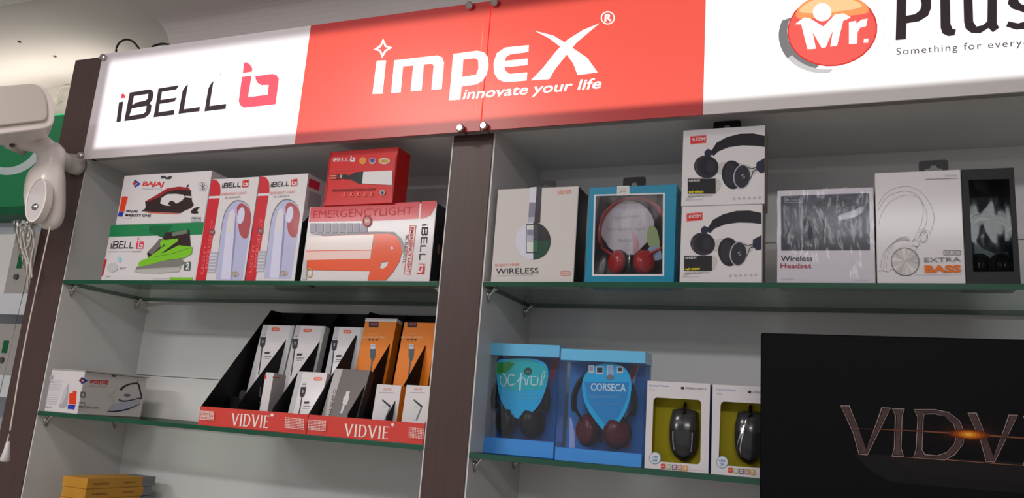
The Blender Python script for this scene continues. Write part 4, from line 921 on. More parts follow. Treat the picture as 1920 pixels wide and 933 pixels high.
tE, fE, WE, HE = carton('headphone_box', 'tall white extra bass headphone box with a line-drawn headphone on its front', 'box', (1645, 528), (1811, 529), (1643, 324), .012, .012, ZT+.0003, .08, (white, whitem, whitem, whitem))
a = Art(fE, tE, s3); gl = M('line_grey', (164, 162, 166), .5); gl2 = M('line_grey_dark', (120, 118, 124), .5)
a.part('headphones_drawing', 'thin grey line drawing of headphones')
a.stroke([(684, 350), (730, 280), (800, 240), (880, 232), (950, 262), (1000, 320), (1032, 390), (1036, 450), (1014, 520)], 2.5, gl, sm=5)
a.stroke([(684, 385), (740, 300), (810, 268), (870, 262), (930, 285), (970, 340), (992, 410), (985, 470), (955, 520), (930, 560)], 2.5, gl, sm=5)
a.stroke([(690, 470), (710, 400), (760, 330), (830, 292), (900, 285), (945, 310), (968, 360), (965, 430), (940, 500), (905, 570)], 2, gl, sm=5)
a.poly(circ(972, 548, 26, 36, rot=.2), gl2, circ(972, 548, 23, 33, rot=.2)).poly(circ(972, 550, 16, 25, rot=.2), gl, circ(972, 550, 14, 23, rot=.2))
a.stroke([(940, 520), (962, 498), (1006, 510), (1010, 530)], 2.5, gl).stroke([(895, 580), (915, 562), (948, 580), (940, 602), (920, 615)], 3, gl2).stroke([(900, 600), (935, 608)], 4, gl2)
for k in range(4): a.stroke([(702+k*18, 745-k*4), (716+k*18, 660-k*12), (760+k*14, 600-k*12), (830+k*10, 568-k*8), (885, 572)], 2.2, gl, sm=4)
a.stroke([(690, 760), (720, 755), (745, 765)], 3, gl2).poly([(745, 770), (740, 690), (775, 630), (850, 590), (900, 600), (930, 620)], M('box_face_shade', (214, 210, 212), .4), sm=0)
a.ell(856, 702, 88, 90, gl2, rot=-.7, inner=.97)
a.poly(circ(856, 702, 84, 86, rot=-.7), M('spun_metal_print', (196, 192, 192), .4))
for k in range(10):
    t0 = k*36; a.poly([(856, 702)]+circ(856, 702, 84, 86, a0=t0, a1=t0+(22 if k % 2 else 10), n=4), M('spun_metal_pale', (214, 210, 210), .4) if k % 3 else M('spun_metal_dark', (180, 176, 178), .4))
a.poly(circ(856, 702, 86, 89, rot=-.7), gl2, circ(856, 702, 82, 85, rot=-.7))
a.part('title_lettering').text('SOUND', (1104, 170), (1182, 168), 9, lgrey).stroke([(982, 188), (1186, 180)], 3, grey)
a.poly(rrect(1094, 630, 1203, 660, 5, 3), gl2, rrect(1097, 633, 1200, 657, 4, 3)).text('HP 501', (1106, 652), (1192, 651), 13, gl2)
a.text('EXTRA', (976, 705), (1204, 701), 26, grey, bold=.0).text('BASS', (978, 768), (1206, 765), 40, M('bass_orange', (224, 112, 30), .45), bold=.05).text('Stereo Sound Headphone With Mic And Vol', (918, 787), (1206, 784), 6, lgrey).end()
tabs(tE, fE, WE, HE, ((942, 132), (1128, 126), 60), s3, .02)

hole = [(1252, 190), (1506, 184), (1536, 762), (1282, 764)]
tK, fK, WK, HK2, wr = window_box('headphone_box', 'black headphone box with a tall clear window, right of the extra bass box', (1812, 529), (1914, 529), (1803, 318), .020, ZT+.0003, .08, (black, black, black), hole, M('inner_black', (30, 30, 34), .35), film_m=clear('dark_window_film', (215, 220, 224), .006, .05, .12, 16, .01), z_=s3)
headphones('black headphones half seen behind the glossy window of the black box', fK, WK*.54, .016, .082, .125, -.045, blackp, blackp, M('dark_cushion'), rc=.023, tilt=50, spread=.45, logo=True)
fI3 = Face(fK.P(0, 0, -.060), fK.U, fK.V)
a = Art(fI3, tK, s3); a.part('inner_card', 'silver grey swirl on the insert').poly([(1290, 560), (1340, 620), (1420, 650), (1500, 640), (1520, 760), (1290, 760)], M('insert_silver', (120, 118, 112), .3, coat=.5), sm=0).poly([(1300, 350), (1500, 350), (1510, 480), (1310, 480)], M('insert_navy', (36, 34, 54), .4)).ell(1412, 756, 22, 10, redb).end()

# ================================================================== RIGHT BAY, MIDDLE SHELF
s4 = Z(870, 620, 3.457)
bl1 = M('sky_blue_card', (96, 182, 228), .28, coat=.8); bl2 = M('cobalt_blue_card', (64, 140, 218), .3, coat=.3); bld = M('deep_blue_card', (44, 112, 178), .4)
M('insert_sky', (24, 176, 226), .4)
def bluebox(label, bl, br, tl, y, bandT, bandB, depth, art, hlabel, cards, shield):
    t, f, W, H = carton('headphone_box', label, 'box', bl, br, tl, y, y, ZMR+.0003, depth, (bl1,)*4, hole=True)
    hT = H - f.uv(*s4(bandT))[1]; hB = f.uv(*s4(bandB))[1]
    P = lambda u, v, n: f.O+f.U*u+f.V*v+f.N*n
    def cap(nm, v0, v1, m):
        poly = [(0, 0), (W, 0), (W, -depth+.012), (W-.004, -depth+.004), (W-.012, -depth), (0, -depth)]
        prism(nm, poly, f.P(0, v0, 0), f.U, f.N, f.V, 0, v1-v0, m, t)
    cap('top_cap', H-hT, H, bl1); cap('bottom_cap', 0, hB, bl2)
    # clear wrap: front, right side with rounded rear corner, left side
    pr2 = [(0, -depth), (0, 0), (W, 0), (W, -depth+.012), (W-.004, -depth+.004), (W-.012, -depth)]
    vs_ = []; fs = []
    for i, p in enumerate(pr2): vs_ += [P(p[0]+(.0004 if i > 1 else -.0004), hB-.001, p[1]+.0004), P(p[0]+(.0004 if i > 1 else -.0004), H-hT+.001, p[1]+.0004)]
    for i in range(len(pr2)-1): fs.append([i*2, i*2+2, i*2+3, i*2+1])
    raw('clear_wrap', vs_, fs, filmb, t)
    g = Face(f.P(0, 0, -depth*.85), f.U, f.V)
    prism('insert_card', [(.002, hB), (W-.002, hB), (W-.002, H-hT), (.002, H-hT)], g.O, g.U, g.V, g.N, -.001, 0, bld, t)
    sp = Face(f.P(0, 0, -depth*.2), f.U, f.V)
    prism('shield_card', [sp.uv(*s4(p)) for p in cr(shield, 3, True)], sp.O, sp.U, sp.V, sp.N, -.001, 0, M('insert_sky'), t)
    art(Art(sp, t, s4), Art(g, t, s4))
    headphones(hlabel, f, W*cards[0], hB+.004, cards[1], cards[2], -depth*.42, blackp, cards[3], M('dark_cushion'), rc=cards[4], tilt=62, spread=.50)
    return t
def art1(a, g):
    a.part('insert_print', 'green to blue shield with scrawled white name')
    a.poly([(212, 210), (330, 178), (450, 190), (530, 230), (540, 310), (500, 380), (300, 390), (225, 330)], M('insert_teal', (24, 182, 184), .4))
    a.poly([(215, 205), (290, 200), (330, 210), (290, 260), (240, 285), (205, 270)], M('insert_green', (22, 140, 50), .4)).ell(415, 262, 26, 26, M('insert_dark_green', (20, 84, 60), .4)).text('3D', (402, 270), (430, 269), 12, lgrey)
    w_ = M('insert_white', (210, 228, 232), .4)
    a.stroke([(240, 290), (236, 330), (256, 358), (276, 330), (268, 290), (246, 274)], 6, w_, sm=4).stroke([(330, 290), (300, 285), (285, 320), (300, 352), (334, 340)], 7, w_, sm=4).stroke([(372, 270), (366, 330), (362, 388)], 12, w_).stroke([(345, 330), (372, 300), (400, 320), (398, 350)], 7, w_, sm=4).stroke([(410, 350), (420, 300), (470, 295)], 7, w_, sm=4).stroke([(440, 300), (436, 345), (474, 345), (480, 300)], 7, w_, sm=4).stroke([(495, 355), (510, 280), (526, 262), (520, 300), (505, 330), (514, 356)], 5, w_, sm=4)
    a.part('insert_lettering').text('STEREO HEADPHONE', (330, 420), (470, 420), 12, M('insert_mint', (110, 200, 190), .4)).text('High definition audio', (320, 440), (490, 440), 9, M('insert_mint'))
    a.end(); a = g; a.part('insert_stripes', 'red and violet stripes at the right').stroke([(600, 180), (560, 330), (520, 420), (500, 560)], [50, 34, 50, 70], M('stripe_violet', (120, 100, 170), .45), sm=5).stroke([(596, 170), (580, 260), (560, 330)], [40, 30, 8], M('stripe_red', (196, 70, 62), .45), sm=5).stroke([(130, 180), (190, 300), (180, 360)], [26, 14, 8], M('stripe_navy', (40, 60, 130), .45), sm=4).end()
def art2(a, g):
    a.part('insert_print', 'blue shield with small photographs')
    a.poly([(780, 330), (1070, 330), (1060, 430), (1000, 560), (930, 630), (860, 540), (800, 450)], M('insert_azure', (28, 138, 200), .4))
    for x, y, w_, h_, m in ((880, 255, 24, 26, navy), (948, 262, 20, 40, M('splash_blue')), (826, 248, 18, 26, lgrey), (1012, 252, 20, 22, dgrey)): a.rect(x-w_, y-h_, x+w_, y+h_, white).rect(x-w_+6, y-h_+8, x+w_-6, y+h_-12, m)
    a.ell(948, 300, 26, 16, grey)
    a.part('insert_lettering').text('CORSECA', (822, 385), (1050, 392), 46, M('insert_white'), bold=.02).text('HEADPHONES', (810, 434), (1010, 438), 22, M('insert_pale', (100, 166, 206), .4)).text('Listen to the music', (840, 478), (1010, 482), 16, M('insert_pale'))
    a.end(); a = g; a.part('insert_stripes', 'pink and white stripes at the right').stroke([(1130, 190), (1080, 330), (1050, 460), (1020, 600)], [30, 50, 60, 50], M('stripe_lavender', (170, 170, 214), .45), sm=5).stroke([(1120, 190), (1095, 280), (1070, 350)], [36, 30, 10], M('stripe_red'), sm=5).stroke([(690, 560), (700, 660), (700, 760)], [10, 34, 40], M('stripe_lavender'), sm=5)
    a.part('headband_red').stroke([(1010, 600), (1030, 680), (1070, 760)], [20, 50, 20], M('stripe_red'), sm=4).stroke([(820, 600), (860, 680), (900, 720)], [10, 60, 20], M('stripe_maroon', (110, 50, 66), .45), sm=4).end()
bluebox('blue clear-fronted headphone pack with a green and teal shield, beside the middle upright', (885, 839), (1037, 856), (905, 642), .075, (122, 152), (60, 678), .075, art1, 'black headphones inside the clear blue pack with the green shield', (.50, .128, .150, blackp, .030), [(215, 205), (290, 182), (380, 176), (460, 182), (530, 215), (545, 300), (510, 430), (450, 520), (360, 570), (280, 520), (225, 400)])
bluebox('larger blue clear-fronted headphone pack with white capital lettering, left of the mouse boxes', (1040, 858), (1202, 876), (1050, 653), .018, (640, 188), (590, 750), .075, art2, 'dark red and black headphones inside the clear blue pack with white capital lettering', (.50, .130, .162, M('dark_red_plastic', (88, 30, 36), .25), .030), [(765, 340), (800, 262), (860, 222), (930, 210), (1010, 222), (1060, 262), (1085, 340), (1070, 460), (1020, 570), (930, 655), (850, 580), (785, 470)])

s5 = Z(1190, 700, 4.24)
myel = M('mustard_inner_card', (172, 160, 20), .55)
def mouse(f, z, outline, n0, label, kind):
    """computer mouse lying against the back card, nose up; outline = left/right edges per height in crop pixels"""
    rows = []
    for (y, xl, xr) in outline: u0, v0 = f.uv(*z((xl, y))); u1, v1 = f.uv(*z((xr, y))); rows.append((u0, u1, (v0+v1)/2))
    P = lambda u, v, n: f.O+f.U*u+f.V*v+f.N*n
    vlo, vhi = rows[-1][2], rows[0][2]; uc = (rows[len(rows)//2][0]+rows[len(rows)//2][1])/2
    t = thing('computer_mouse', label, 'computer mouse', tuple(P(uc, vlo, n0)))
    def hgt(v): s_ = (v-vlo)/(vhi-vlo); return .030*math.sqrt(max(0, 1-((s_-.45)/.58)**2))**.8 if abs(s_-.45) < .58 else 0
    nx = 18; sm_rows = cr(rows, 4)
    def dome(nm, m, k0, k1, lift, a0=0, a1=1, mm=None):
        bm = bmesh.new(); g = []
        for (u0, u1, v) in sm_rows[k0:k1]:
            g.append([bm.verts.new(P(u0+(u1-u0)*(.5-.5*math.cos(math.pi*(a0+(a1-a0)*i/nx))), v, n0+lift+hgt(v)*math.sin(math.pi*(a0+(a1-a0)*i/nx))**.55)) for i in range(nx+1)])
        for i in range(len(g)-1):
            for j in range(nx): bm.faces.new([g[i][j], g[i+1][j], g[i+1][j+1], g[i][j+1]])
        bmesh.ops.recalc_face_normals(bm, faces=list(bm.faces)); return bmo(nm, bm, mm or m, t, True)
    L = len(sm_rows)
    gm = M('graphite_plastic', (40, 40, 44), .22, coat=.4)
    dome('shell', gm, 0, L, 0)
    dome('button', M('graphite_button', (52, 52, 56), .2, coat=.4), 1, int(L*.45), .0006, .16, .485)
    dome('button', M('graphite_button'), 1, int(L*.45), .0006, .515, .84)
    dome('palm_rest', M('black_gloss', (18, 18, 22), .1, coat=.6), int(L*.78), L-2, .0006, .2, .8)
    mid = sm_rows[int(L*.2)]; c = P((mid[0]+mid[1])/2, mid[2], n0+hgt(mid[2])+.001)
    bm = tube_bm([c-f.U*.003, c+f.U*.003], .0055, 16); bmo('scroll_wheel', bm, M('black_rubber'), t, True)
    tp = sm_rows[0]; c = P((tp[0]+tp[1])/2, tp[2], n0+.006); bmo('cable', tube_bm([c, c+f.V*.008, c+f.V*.012-f.N*.006, c+f.V*.006-f.N*.009], [.0035, .003, .002, .002], 8), M('black_rubber'), t, True)
    return t, dome, L, P, sm_rows, hgt
def mousebox(label, bl, br, tl, dx, dy, out, mlabel, kind):
    hole = [(x+dx, y+dy) for x, y in rrect(0, 0, 1, 1, .06, 4)]
    c4 = [(150, 188), (530, 210), (522, 722), (132, 694)]
    pts = []
    for u, v in rrect(0, 0, 1, 1, .07, 4): # bilinear with v down
        x = (c4[0][0]*(1-u)+c4[1][0]*u)*(1-v)+(c4[3][0]*(1-u)+c4[2][0]*u)*v; y = (c4[0][1]*(1-u)+c4[1][1]*u)*(1-v)+(c4[3][1]*(1-u)+c4[2][1]*u)*v
        pts.append((x+dx, y+dy))
    t, f, W, H, wr = window_box('mouse_box', label, bl, br, tl, .018, ZMR+.0003, .055, (white, white, blue), pts, myel, z_=s5, film_m=None)
    a = Art(f, t, s5); g = lambda x, y: (x+dx, y+dy); cb = M('sky_text_blue', (70, 130, 190), .45)
    a.part('title_lettering').text('Optical Mouse', g(114, 100), g(270, 106), 14, cb).text('Sub' if kind else 'Slim', g(118, 130), g(160, 134), 12, lgrey)
    a.part('brand_lettering').ell(*g(380, 113), 14, 9, dgrey).stroke([g(368, 118), g(392, 124)], 6, dgrey).text('ZEBRONICS', g(402, 122), g(570, 132), 16, grey)
    a.part('dpi_badge').ell(*g(162, 670), 47, 49, M('badge_blue', (70, 140, 176), .4)).ell(*g(162, 670), 42, 44, white).text('1200', g(138, 668), g(188, 671), 17, cb, bold=.04).text('DPI', g(144, 698), g(180, 700), 17, cb, bold=.04)
    a.part('feature_icons')
    for i, m in enumerate((M('icon_red', (206, 70, 60), .45), M('icon_green', (150, 176, 110), .45), M('icon_purple', (130, 70, 120), .45), M('icon_tan', (176, 140, 110), .45), M('icon_orange', (214, 150, 60), .45))):
        x, y = g(227+i*44, 735+i*4); a.rect(x-18, y-20, x+18, y+20, m)
        if i: a.rect(x-12, y-12, x+12, y-2, white).rect(x-12, y+3, x+12, y+11, white)
        else: a.text('HD', (x-10, y+6), (x+10, y+7), 10, white)
    a.part('small_print').text('www.zebronics.com', g(432, 764), g(560, 774), 6, pink).end()
    mt = mouse(f, s5, out, -.040, mlabel, kind); return t, f, W, H, mt
def mrk(name, mt, fn, m):
    """raised trim following the mouse shell"""
    t, dome, L, P, rows, hgt = mt; bm = bmesh.new()
    for strip in fn:
        prev = None
        for (k, s0, s1_) in strip:
            u0, u1, v = rows[min(L-1, max(0, int(k*(L-1))))]; pr = []
            for s_ in (s0, s1_):
                an = math.pi*s_; pr.append(bm.verts.new(P(u0+(u1-u0)*(.5-.5*math.cos(an)), v, -.040+.0012+hgt(v)*math.sin(an)**.55)))
            if prev: bm.faces.new([prev[0], prev[1], pr[1], pr[0]])
            prev = pr
    bmesh.ops.recalc_face_normals(bm, faces=list(bm.faces)); bmo(name, bm, m, t, True)
o1 = [(272, 330, 420), (286, 278, 468), (310, 272, 484), (380, 256, 490), (460, 250, 492), (540, 252, 488), (600, 262, 478), (650, 284, 456), (685, 320, 420), (700, 352, 392)]
r1 = mousebox('white and yellow optical mouse box showing a whole black mouse, right of the blue packs', (1208, 877), (1328, 889), (1212, 713), 0, 0, o1, 'black computer mouse with floral centre, in the left mouse box', 0)
mrk('printed_panel', r1[4], [[(k/20, .26, .74) for k in range(9, 15)]], M('floral_panel', (104, 110, 122), .25, noise=.5, scale=130, coat=.4))
o2 = [(x[0]+22, x[1]+526, x[2]+534) for x in o1]
r2 = mousebox('white and yellow optical mouse box half hidden behind the big black box', (1333, 889), (1458, 901), (1336, 720), 534, 32, o2, 'black computer mouse with silver stripes, in the right mouse box', 1)
sv = M('silver_trim', (200, 200, 204), .2, metal=.8)
mrk('silver_stripe', r2[4], [[(.72, .16, .17), (.6, .2, .23), (.5, .27, .31), (.4, .36, .40), (.3, .42, .44)], [(.8, .26, .28), (.65, .28, .31), (.5, .34, .37), (.4, .40, .42)], [(.25, .6, .9), (.3, .6, .9)], [(.36, .58, .9), (.42, .58, .9)]], sv)

# ================================================================== big black box in front
s6 = Z(1400, 600, 2.802)
YB = -.12
zb0 = .9
tX, fX, WX, HX = carton('black_box', 'large black box with metallic letters and an orange flare, in front at lower right', 'box', (1424, 933), (2200, 933), (1418, 623), YB, YB, .905, .10, (M('black_gloss_card', (9, 9, 13), .5, spec=.08), M('black_gloss_card'), M('black_gloss_card'), M('black_gloss_card')), bev=.0025)
fX2 = fX
tX['label'] = 'large black box with metallic letters and an orange flare, in front at lower right'
a = Art(fX, tX, s6)
# warm printed horizon and flare
a.part('horizon_print', 'dim brown ground printed below the letters')
for i, (y, c) in enumerate(((800, (18, 14, 18)), (770, (22, 16, 19)), (740, (27, 18, 20)))): pass
a.poly([(560, 700), (1000, 722), (2160, 790), (2160, 910), (1400, 905), (760, 850), (640, 780)], M('ground_brown_dark', (12, 10, 13), .5, spec=.15))
a.poly([(700, 712), (1000, 724), (2160, 790), (2160, 870), (1300, 850), (900, 800)], M('ground_brown', (20, 14, 17), .5, spec=.15, noise=.25, scale=25))
def flare(cx, cy, steps, cols, tilt=.05):
    for (rx, ry), c in zip(steps, cols): a.ell(cx, cy, rx, ry, M('flare_%d_%d_%d' % c, c, .5, spec=.08), rot=tilt)
a.part('flare_print', 'orange printed flare')
flare(1165, 596, [(330, 130), (250, 96), (190, 70), (140, 50)], [(10, 9, 13), (13, 10, 13), (21, 13, 13), (36, 19, 14)])
ol = M('letter_outline', (150, 128, 124), .35, metal=.2); fl = M('letter_fill', (66, 46, 46), .4, noise=.4, scale=60); bkg = M('ink_under', (14, 12, 16), .5, spec=.15)
a.part('capital_letters', 'bevelled bronze and silver lettering')
def cap_letters(m, e):
    # each stroke of V I D V as an outlined flared bar
    for x0, y0, k in ((495, 0, 0), (1163, 38, 1)):
        a.poly([(495+x0-495-e, 450+y0-e), (537+x0-495+e, 450+y0-e), (600+x0-495, 600+y0), (628+x0-495, 680+y0), (690+x0-495-e*1.2, 520+y0), (710+x0-495-e, 460+y0-e), (755+x0-495+e, 462+y0-e), (720+x0-495+e, 530+y0), (633+x0-495+e*.6, 706+y0+e), (590+x0-495-e*.6, 702+y0+e), (560+x0-495-e, 590+y0)], m)
    a.poly([(766-e, 465-e), (828+e, 467-e), (816+e, 500), (810+e, 670), (824+e, 716+e), (764-e, 712+e), (776-e, 670), (782-e, 500)], m)
    a.poly([(880-e, 470-e), (990, 470-e), (1060, 485-e), (1115+e, 525), (1143+e, 590), (1135+e, 650), (1090+e, 705+e), (1040, 733+e), (876-e, 720+e), (890-e, 680), (900-e, 510)], m,
           [(930+e, 492+e), (985, 490+e), (1040, 505), (1088-e, 545), (1104-e, 600), (1092-e, 650), (1050, 695-e), (1000, 712-e), (935+e, 706-e), (920+e, 680), (926+e, 520)])
cap_letters(ol, 2.5); cap_letters(bkg, -1.5); cap_letters(fl, -5.5)
# rest of the word beyond the frame edge
a.poly([(1450, 502), (1512, 505), (1502, 540), (1500, 720), (1512, 768), (1450, 764), (1462, 720), (1466, 540)], ol).poly([(1456, 508), (1506, 510), (1497, 540), (1495, 720), (1505, 762), (1457, 759), (1467, 720), (1471, 540)], fl)
a.poly([(1570, 510), (1690, 516), (1690, 560), (1670, 530), (1625, 528), (1622, 630), (1665, 632), (1665, 650), (1622, 648), (1620, 752), (1680, 756), (1700, 726), (1700, 776), (1568, 770), (1580, 730), (1584, 550)], fl)
a.part('flare_streak', 'thin glowing printed streak')
for e, c in ((9, (34, 18, 16)), (5, (74, 34, 22)), (2, (150, 76, 40))): a.stroke([(560, 568), (900, 582), (1165, 598), (1500, 622), (1800, 640)], [1, e, e*2.2, e, 1], M('streak_%d' % e, c, .4), sm=4)
flare(1168, 600, [(110, 26), (84, 22), (60, 18), (40, 14), (20, 8)], [(96, 42, 16), (136, 62, 18), (176, 92, 24), (204, 126, 34), (222, 164, 60)], .06)
a.stroke([(760, 715), (1000, 728), (1300, 752), (1800, 785)], [1, 2.5, 2.5, 1], M('horizon_line', (150, 96, 70), .4)); a.end()

# ================================================================== WALL FAN ON THE LEFT UPRIGHT
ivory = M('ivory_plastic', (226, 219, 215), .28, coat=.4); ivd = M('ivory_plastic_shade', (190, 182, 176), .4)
fan = thing('wall_fan', 'off-white wall fan bolted to the left upright, with oval chrome-badged base and pull cords', 'fan', tuple(hy(125, 300, -.02)))
YF_ = -.115
P3 = lambda x, y, d=YF_: hy(x, y, d)
bmo('wall_mount', tube_bm([P3(150, 311, -.001), P3(138, 307, -.02), P3(122, 302, -.05), P3(106, 298, -.09)], [.030, .030, .024, .026], 20), ivory, fan, True)
bmo('mount_screw', tube_bm([P3(133, 322, -.001), P3(131, 322, -.012)], .008, 10), M('dull_screw'), fan)
# pear shaped switch housing: stacked ellipses
rows = [(268, 96, 16, .020), (280, 97, 25, .030), (296, 98, 24, .036), (312, 94, 25, .038), (330, 88, 33, .044), (350, 85, 36, .048), (372, 84, 37, .050), (392, 85, 35, .048), (410, 87, 29, .040), (422, 89, 20, .028), (430, 91, 8, .010)]
bm = bmesh.new(); rg = []
for (y, xc, hw, dp) in [(a_[0], a_[1], a_[2], a_[3]) for a_ in cr(rows, 4)]:
    c = P3(xc, y); rr = hw/FPX*(c-CAM).dot(fw); dp = rr*.92
    rg.append([bm.verts.new(c+Vector((math.cos(t)*rr, math.sin(t)*dp, 0))) for t in [2*math.pi*k/32 for k in range(32)]])
for i in range(len(rg)-1):
    for k in range(32): bm.faces.new([rg[i][k], rg[i][(k+1) % 32], rg[i+1][(k+1) % 32], rg[i+1][k]])
bm.faces.new(rg[0]); bm.faces.new(rg[-1]); bmesh.ops.recalc_face_normals(bm, faces=list(bm.faces))
hs = bmo('switch_housing', bm, ivory, fan, True)
# oval plate let into its front, turned toward the room
c = P3(70, 375, YF_-.052); nrm = (CAM-c); nrm.z = 0; nrm = (nrm.normalized()*.35+Vector((-.10, -1, .05))).normalized()
Uo = Vector((0, 0, 1)).cross(nrm)*-1; Uo = nrm.cross(Vector((0, 0, 1))).normalized()*-1; Vo = nrm.cross(Uo).normalized(); Vo = Vo if Vo.z > 0 else -Vo
sc = (c-CAM).dot(fw)/FPX
prism('oval_plate', circ(0, 0, 19*sc, 41*sc, n=40, rot=.06), c+nrm*.003, Uo, Vo, nrm, -.02, .0, M('silver_grey_plate', (200, 194, 196), .3, coat=.3), hs)
prism('oval_rim', circ(0, 0, 22*sc, 44*sc, n=40, rot=.06), c+nrm*.003, Uo, Vo, nrm, -.02, .0022, ivory, hs, [circ(0, 0, 18.8*sc, 40.8*sc, n=40, rot=.06)])
cb = c+nrm*.003-Vo*14*sc+Uo*1*sc
bmo('badge', ellipsoid_bm(cb, (7.5*sc, 7*sc, .005), axes=(Uo, Vo, nrm)), M('chrome_badge', (170, 170, 172), .12, metal=1, bump=.6, scale=200, noise=.5), hs, True)
# neck sweeping up and back to the motor
neck = cr([tuple(P3(90, 330, YF_)), tuple(P3(92, 300, YF_)), tuple(P3(88, 281, YF_-.012)), tuple(P3(74, 270, YF_-.025)), tuple(P3(55, 265, YF_-.03)), tuple(P3(36, 266, YF_-.03))], 6)
bmo('neck', tube_bm(neck, [.031-.005*(i/len(neck)) for i in range(len(neck))], 22), ivory, fan, True)
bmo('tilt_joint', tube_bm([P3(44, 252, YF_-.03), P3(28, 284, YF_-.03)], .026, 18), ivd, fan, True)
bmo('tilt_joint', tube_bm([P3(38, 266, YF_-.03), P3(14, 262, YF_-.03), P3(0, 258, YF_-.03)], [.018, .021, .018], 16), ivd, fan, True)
bmo('clamp_screw', tube_bm([P3(22, 272, YF_-.07), P3(22, 272, YF_-.045)], .006, 10), M('dull_screw'), fan)
# motor housing: softly rounded, turned to the room
c0 = P3(45, 205, -.27); nh = (CAM-c0); nh.z = 0; nh.normalize(); Uh = Vector((0, 0, 1)).cross(nh).normalized(); hf = Face(c0, Uh, Vector((0, 0, 1)))
def soft(name, px, n0, n1, m, par, be):
    poly = [hf.uv(*p) for p in cr(px, 3, True)] if False else [hf.uv(*p) for p in px]
    bm = bmesh.new(); prism('x', poly, hf.O, hf.U, hf.V, hf.N, n0, n1, None, bm=bm)
    bmesh.ops.remove_doubles(bm, verts=list(bm.verts), dist=1e-6); bmesh.ops.recalc_face_normals(bm, faces=list(bm.faces))
    bmesh.ops.dissolve_limit(bm, angle_limit=.01, verts=list(bm.verts), edges=list(bm.edges))
    ed = [e for e in bm.edges if len(e.link_faces) == 2 and e.calc_face_angle() > .9]
    bmesh.ops.bevel(bm, geom=ed, offset=be, segments=4, profile=.5, affect='EDGES')
    return bmo(name, bm, m, par, False)
outer = [(-130, 172), (52, 156), (68, 156), (80, 160), (90, 168), (97, 179), (102, 194), (103, 210), (102, 224), (98, 233), (90, 238), (78, 241), (-130, 268)]
inner = [(-130, 173), (50, 158), (62, 158), (72, 162), (80, 170), (85, 182), (88, 196), (89, 212), (88, 220), (84, 226), (76, 228), (-130, 252)]
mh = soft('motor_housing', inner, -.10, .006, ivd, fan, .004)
soft('housing_rim', outer, -.12, -.004, ivory, mh, .005)
# guard and blades beyond the frame edge, facing away from the cabinet
gc = P3(-205, 205, YF_-.10); gx = Vector((-1, -.28, 0)).normalized(); gy = Vector((0, 0, 1)); gz_ = gx.cross(gy).normalized(); gg = M('guard_wire', (168, 156, 150), .45)
bm = bmesh.new()
for off, r in ((-.05, .10), (-.05, .17), (-.02, .205), (.03, .205), (.06, .16), (.07, .08)):
    tube_bm([gc+gx*off+(gy*math.cos(t)+gz_*math.sin(t))*r for t in [2*math.pi*k/40 for k in range(41)]], .0022, 5, bm)
for k in range(48):
    t = 2*math.pi*k/48; d = gy*math.cos(t)+gz_*math.sin(t)
    tube_bm([gc+gx*-.05+d*.05, gc+gx*-.05+d*.17, gc+gx*-.02+d*.205, gc+gx*.03+d*.205, gc+gx*.06+d*.16, gc+gx*.07+d*.04], .0013, 4, bm)
bmo('guard', bm, gg, fan)
for k in range(3):
    t = 2*math.pi*k/3; d = gy*math.cos(t)+gz_*math.sin(t); e = gx.cross(d)
    prism('blade', [(.03, -.02), (.10, -.05), (.18, -.045), (.19, .03), (.10, .035), (.03, .02)], gc+gx*.01, d, (e+gx*.3).normalized(), d.cross((e+gx*.3).normalized()), 0, .002, ivory, fan)
cord = M('cord_white', (206, 198, 190), .6)
p0 = P3(94, 424, YF_-.02); p1 = hy(9, 838, YF_-.03)
cpts = [tuple(p0), tuple(hy(62, 570, YF_-.02)), tuple(hy(38, 690, YF_-.025)), tuple(hy(19, 805, YF_-.03)), tuple(hy(14, 822, YF_-.03)), tuple(p1)]
tube('pull_cord', cr([cpts[0], cpts[1], cpts[2], cpts[3], cpts[5]], 6), .0019, cord, fan, 6)
bmo('cord_knob', tube_bm([hy(9, 862, YF_-.03)+Vector((0, 0, .045)), hy(9, 862, YF_-.03)+Vector((0, 0, .03)), hy(9, 862, YF_-.03)+Vector((0, 0, .0)), hy(9, 862, YF_-.03)+Vector((0, 0, -.004))], [.003, .006, .012, .008], 14), white, fan, True)
tube('pull_cord', [tuple(P3(66, 420, YF_)), tuple(hy(48, 530, YF_)), tuple(hy(22, 640, YF_)), tuple(hy(-6, 760, YF_))], .0012, M('cord_grey', (160, 152, 148), .6), fan, 6)
# tangle of clear pouch and cable behind the fan base
YP = .10
bp = []
pouch = clear('cloudy_pouch', (226, 222, 214), .10, .2, .6, 40)
tp = thing('cable_bundle', 'translucent bundle of coiled cable and plastic hanging behind the fan base', 'cable bundle', tuple(hy(50, 480, -.03)))
bm = bmesh.new()
for pth in ([(32, 425), (36, 450), (46, 468), (56, 452), (58, 430), (46, 418), (34, 424)], [(50, 418), (44, 440), (50, 475), (56, 500), (55, 525)], [(60, 430), (64, 455), (58, 490), (60, 520)], [(38, 440), (42, 470), (50, 492), (52, 545)]):
    tube_bm(cr([tuple(hy(x, y, -.03-.01*random.random())) for x, y in pth], 5), .0026, 6, bm)
bmo('cable_coil', bm, M('pale_cable', (196, 190, 182), .5), tp, True)
q = [hy(x, y, -.02) for x, y in ((30, 416), (46, 413), (66, 418), (66, 450), (62, 500), (56, 512), (44, 480), (38, 452))]
U_, V_ = Vector((1, 0, 0)), Vector((0, 0, 1)); prism('plastic_pouch', [((p-q[0]).x, (p-q[0]).z) for p in q], q[0], U_, V_, Vector((0, -1, 0)), 0, .012, pouch, tp)

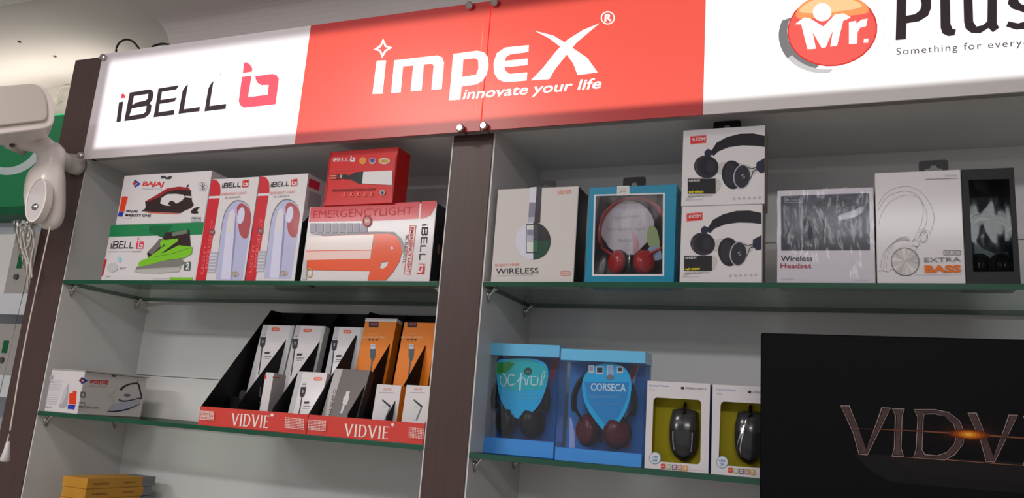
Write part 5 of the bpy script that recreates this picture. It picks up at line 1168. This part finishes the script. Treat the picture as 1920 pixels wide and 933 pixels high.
# ================================================================== NEIGHBOURING UNIT IN THE RECESS
YN = .50
gs = thing('fascia_sign', 'green shop fascia with a white ring arc, far left behind the fan', 'sign', tuple(hy(60, 400, YN)))
b0 = hy(0, 402, YN); b1 = hy(128, 396, YN); t0 = hy(100, 214, YN)
xl, xr, zlo, zhi = b0.x-.9, -2.135, b0.z-.0, t0.z
box('panel', (xl, YN, zlo), (xr, YN+.1, zhi), M('fascia_green', (40, 136, 90), .45), gs, .003)
box('bottom_rail', (xl, YN-.004, zlo-.004), (xr, YN+.1, zlo+.03), M('fascia_green_dark', (24, 96, 66), .45), gs)
fg = Face((xl, YN, zlo), (1, 0, 0), (0, 0, 1)); a = Art(fg, gs); a.part('ring_mark', 'white ring')
a.stroke(circ(12, 243, 72, 78, a0=95, a1=-40, n=30), [14, 15, 12], M('fascia_white', (198, 212, 216), .45)).stroke(circ(12, 243, 72, 78, a0=95, a1=180, n=16), [14, 10, 4], M('fascia_white')).end()
rk = thing('display_rack', 'white shelf rack in the recess left of the dark upright', 'shelf', (-2.9, .55, 0))
wl = M('white_laminate', (214, 218, 224), .4, noise=.02); YR = .40
for py in (550, 704, 860):
    zt = hy(30, py, YR).z; box('shelf_board', (-4.4, YR+.012, zt-.018), (-2.14, .618, zt), wl, rk)
    box('shelf_lip', (-4.4, YR, zt-.075), (-2.14, YR+.012, zt), wl, rk)
box('back_panel', (-4.4, .605, .3), (-2.14, .618, zlo), M('rack_back', (190, 198, 206), .5), rk)
box('side_panel', (-2.155, YR+.013, .3), (-2.14, .604, zlo-.01), wl, rk)
tagn = [('inverter', 'pale grey inverter with green screen on the upper rack shelf, far left', (8, 48), 548, 437), ('inverter', 'pale grey inverter with green screen on the lower rack shelf, far left', (-22, 26), 702, 606)]
for nm, lab, (x0, x1), yb_, yt_ in tagn:
    Yi = YR+.02; z0 = hy(30, yb_+2, YR).z+.0005; pL = hy(x0-50, yb_, Yi).x; pR = hy(x1+4, yb_, Yi).x; z1_ = hy(x1-10, yt_, Yi).z
    t = thing(nm, lab, 'inverter', ((pL+pR)/2, Yi+.08, z0)); box('casing', (pL, Yi, z0), (pR, Yi+.17, z1_), M('inverter_grey', (170, 166, 164), .45), t, .004)
    pm = hy(x0, yb_, Yi).x
    box('side_strip', (pL-.001, Yi-.002, z0+.001), (pm, Yi-.0001, z1_-.003), M('inverter_white', (222, 222, 222), .45), t, .0006)
    f = Face((pL, Yi, z0), (1, 0, 0), (0, 0, 1)); H_ = z1_-z0; cxx = pm-pL+(pR-pm)*.42
    prism('screen', rrect(cxx-.013, H_*.42, cxx+.013, H_*.66, .002, 2), f.O, f.U, f.V, f.N, 0, .002, M('screen_green', (20, 92, 56), .25, emit=.1), t)
    prism('knob', circ(cxx-.001, H_*.28, .010, n=16), f.O, f.U, f.V, f.N, 0, .008, M('knob_grey', (90, 86, 86), .4), t)
# little hooked wire high on the recess wall
w1 = cr([tuple(hy(x, y, .60)) for x, y in ((134, 163), (120, 162), (112, 168), (106, 185), (101, 195), (110, 192), (104, 186), (98, 200))], 5)
tag(tube('wire', w1, .003, M('cord_white'), None, 6), 'small hooked white wire on the wall above the green fascia', 'wire')

# baseboards and far room so that other views stay closed
struct(box('baseboard_back', (XR+.1, .318, 0), (3, .33, .09), M('white_laminate')))
struct(box('baseboard_recess', (-6, .608, 0), (-4.41, .62, .09), M('white_laminate')))
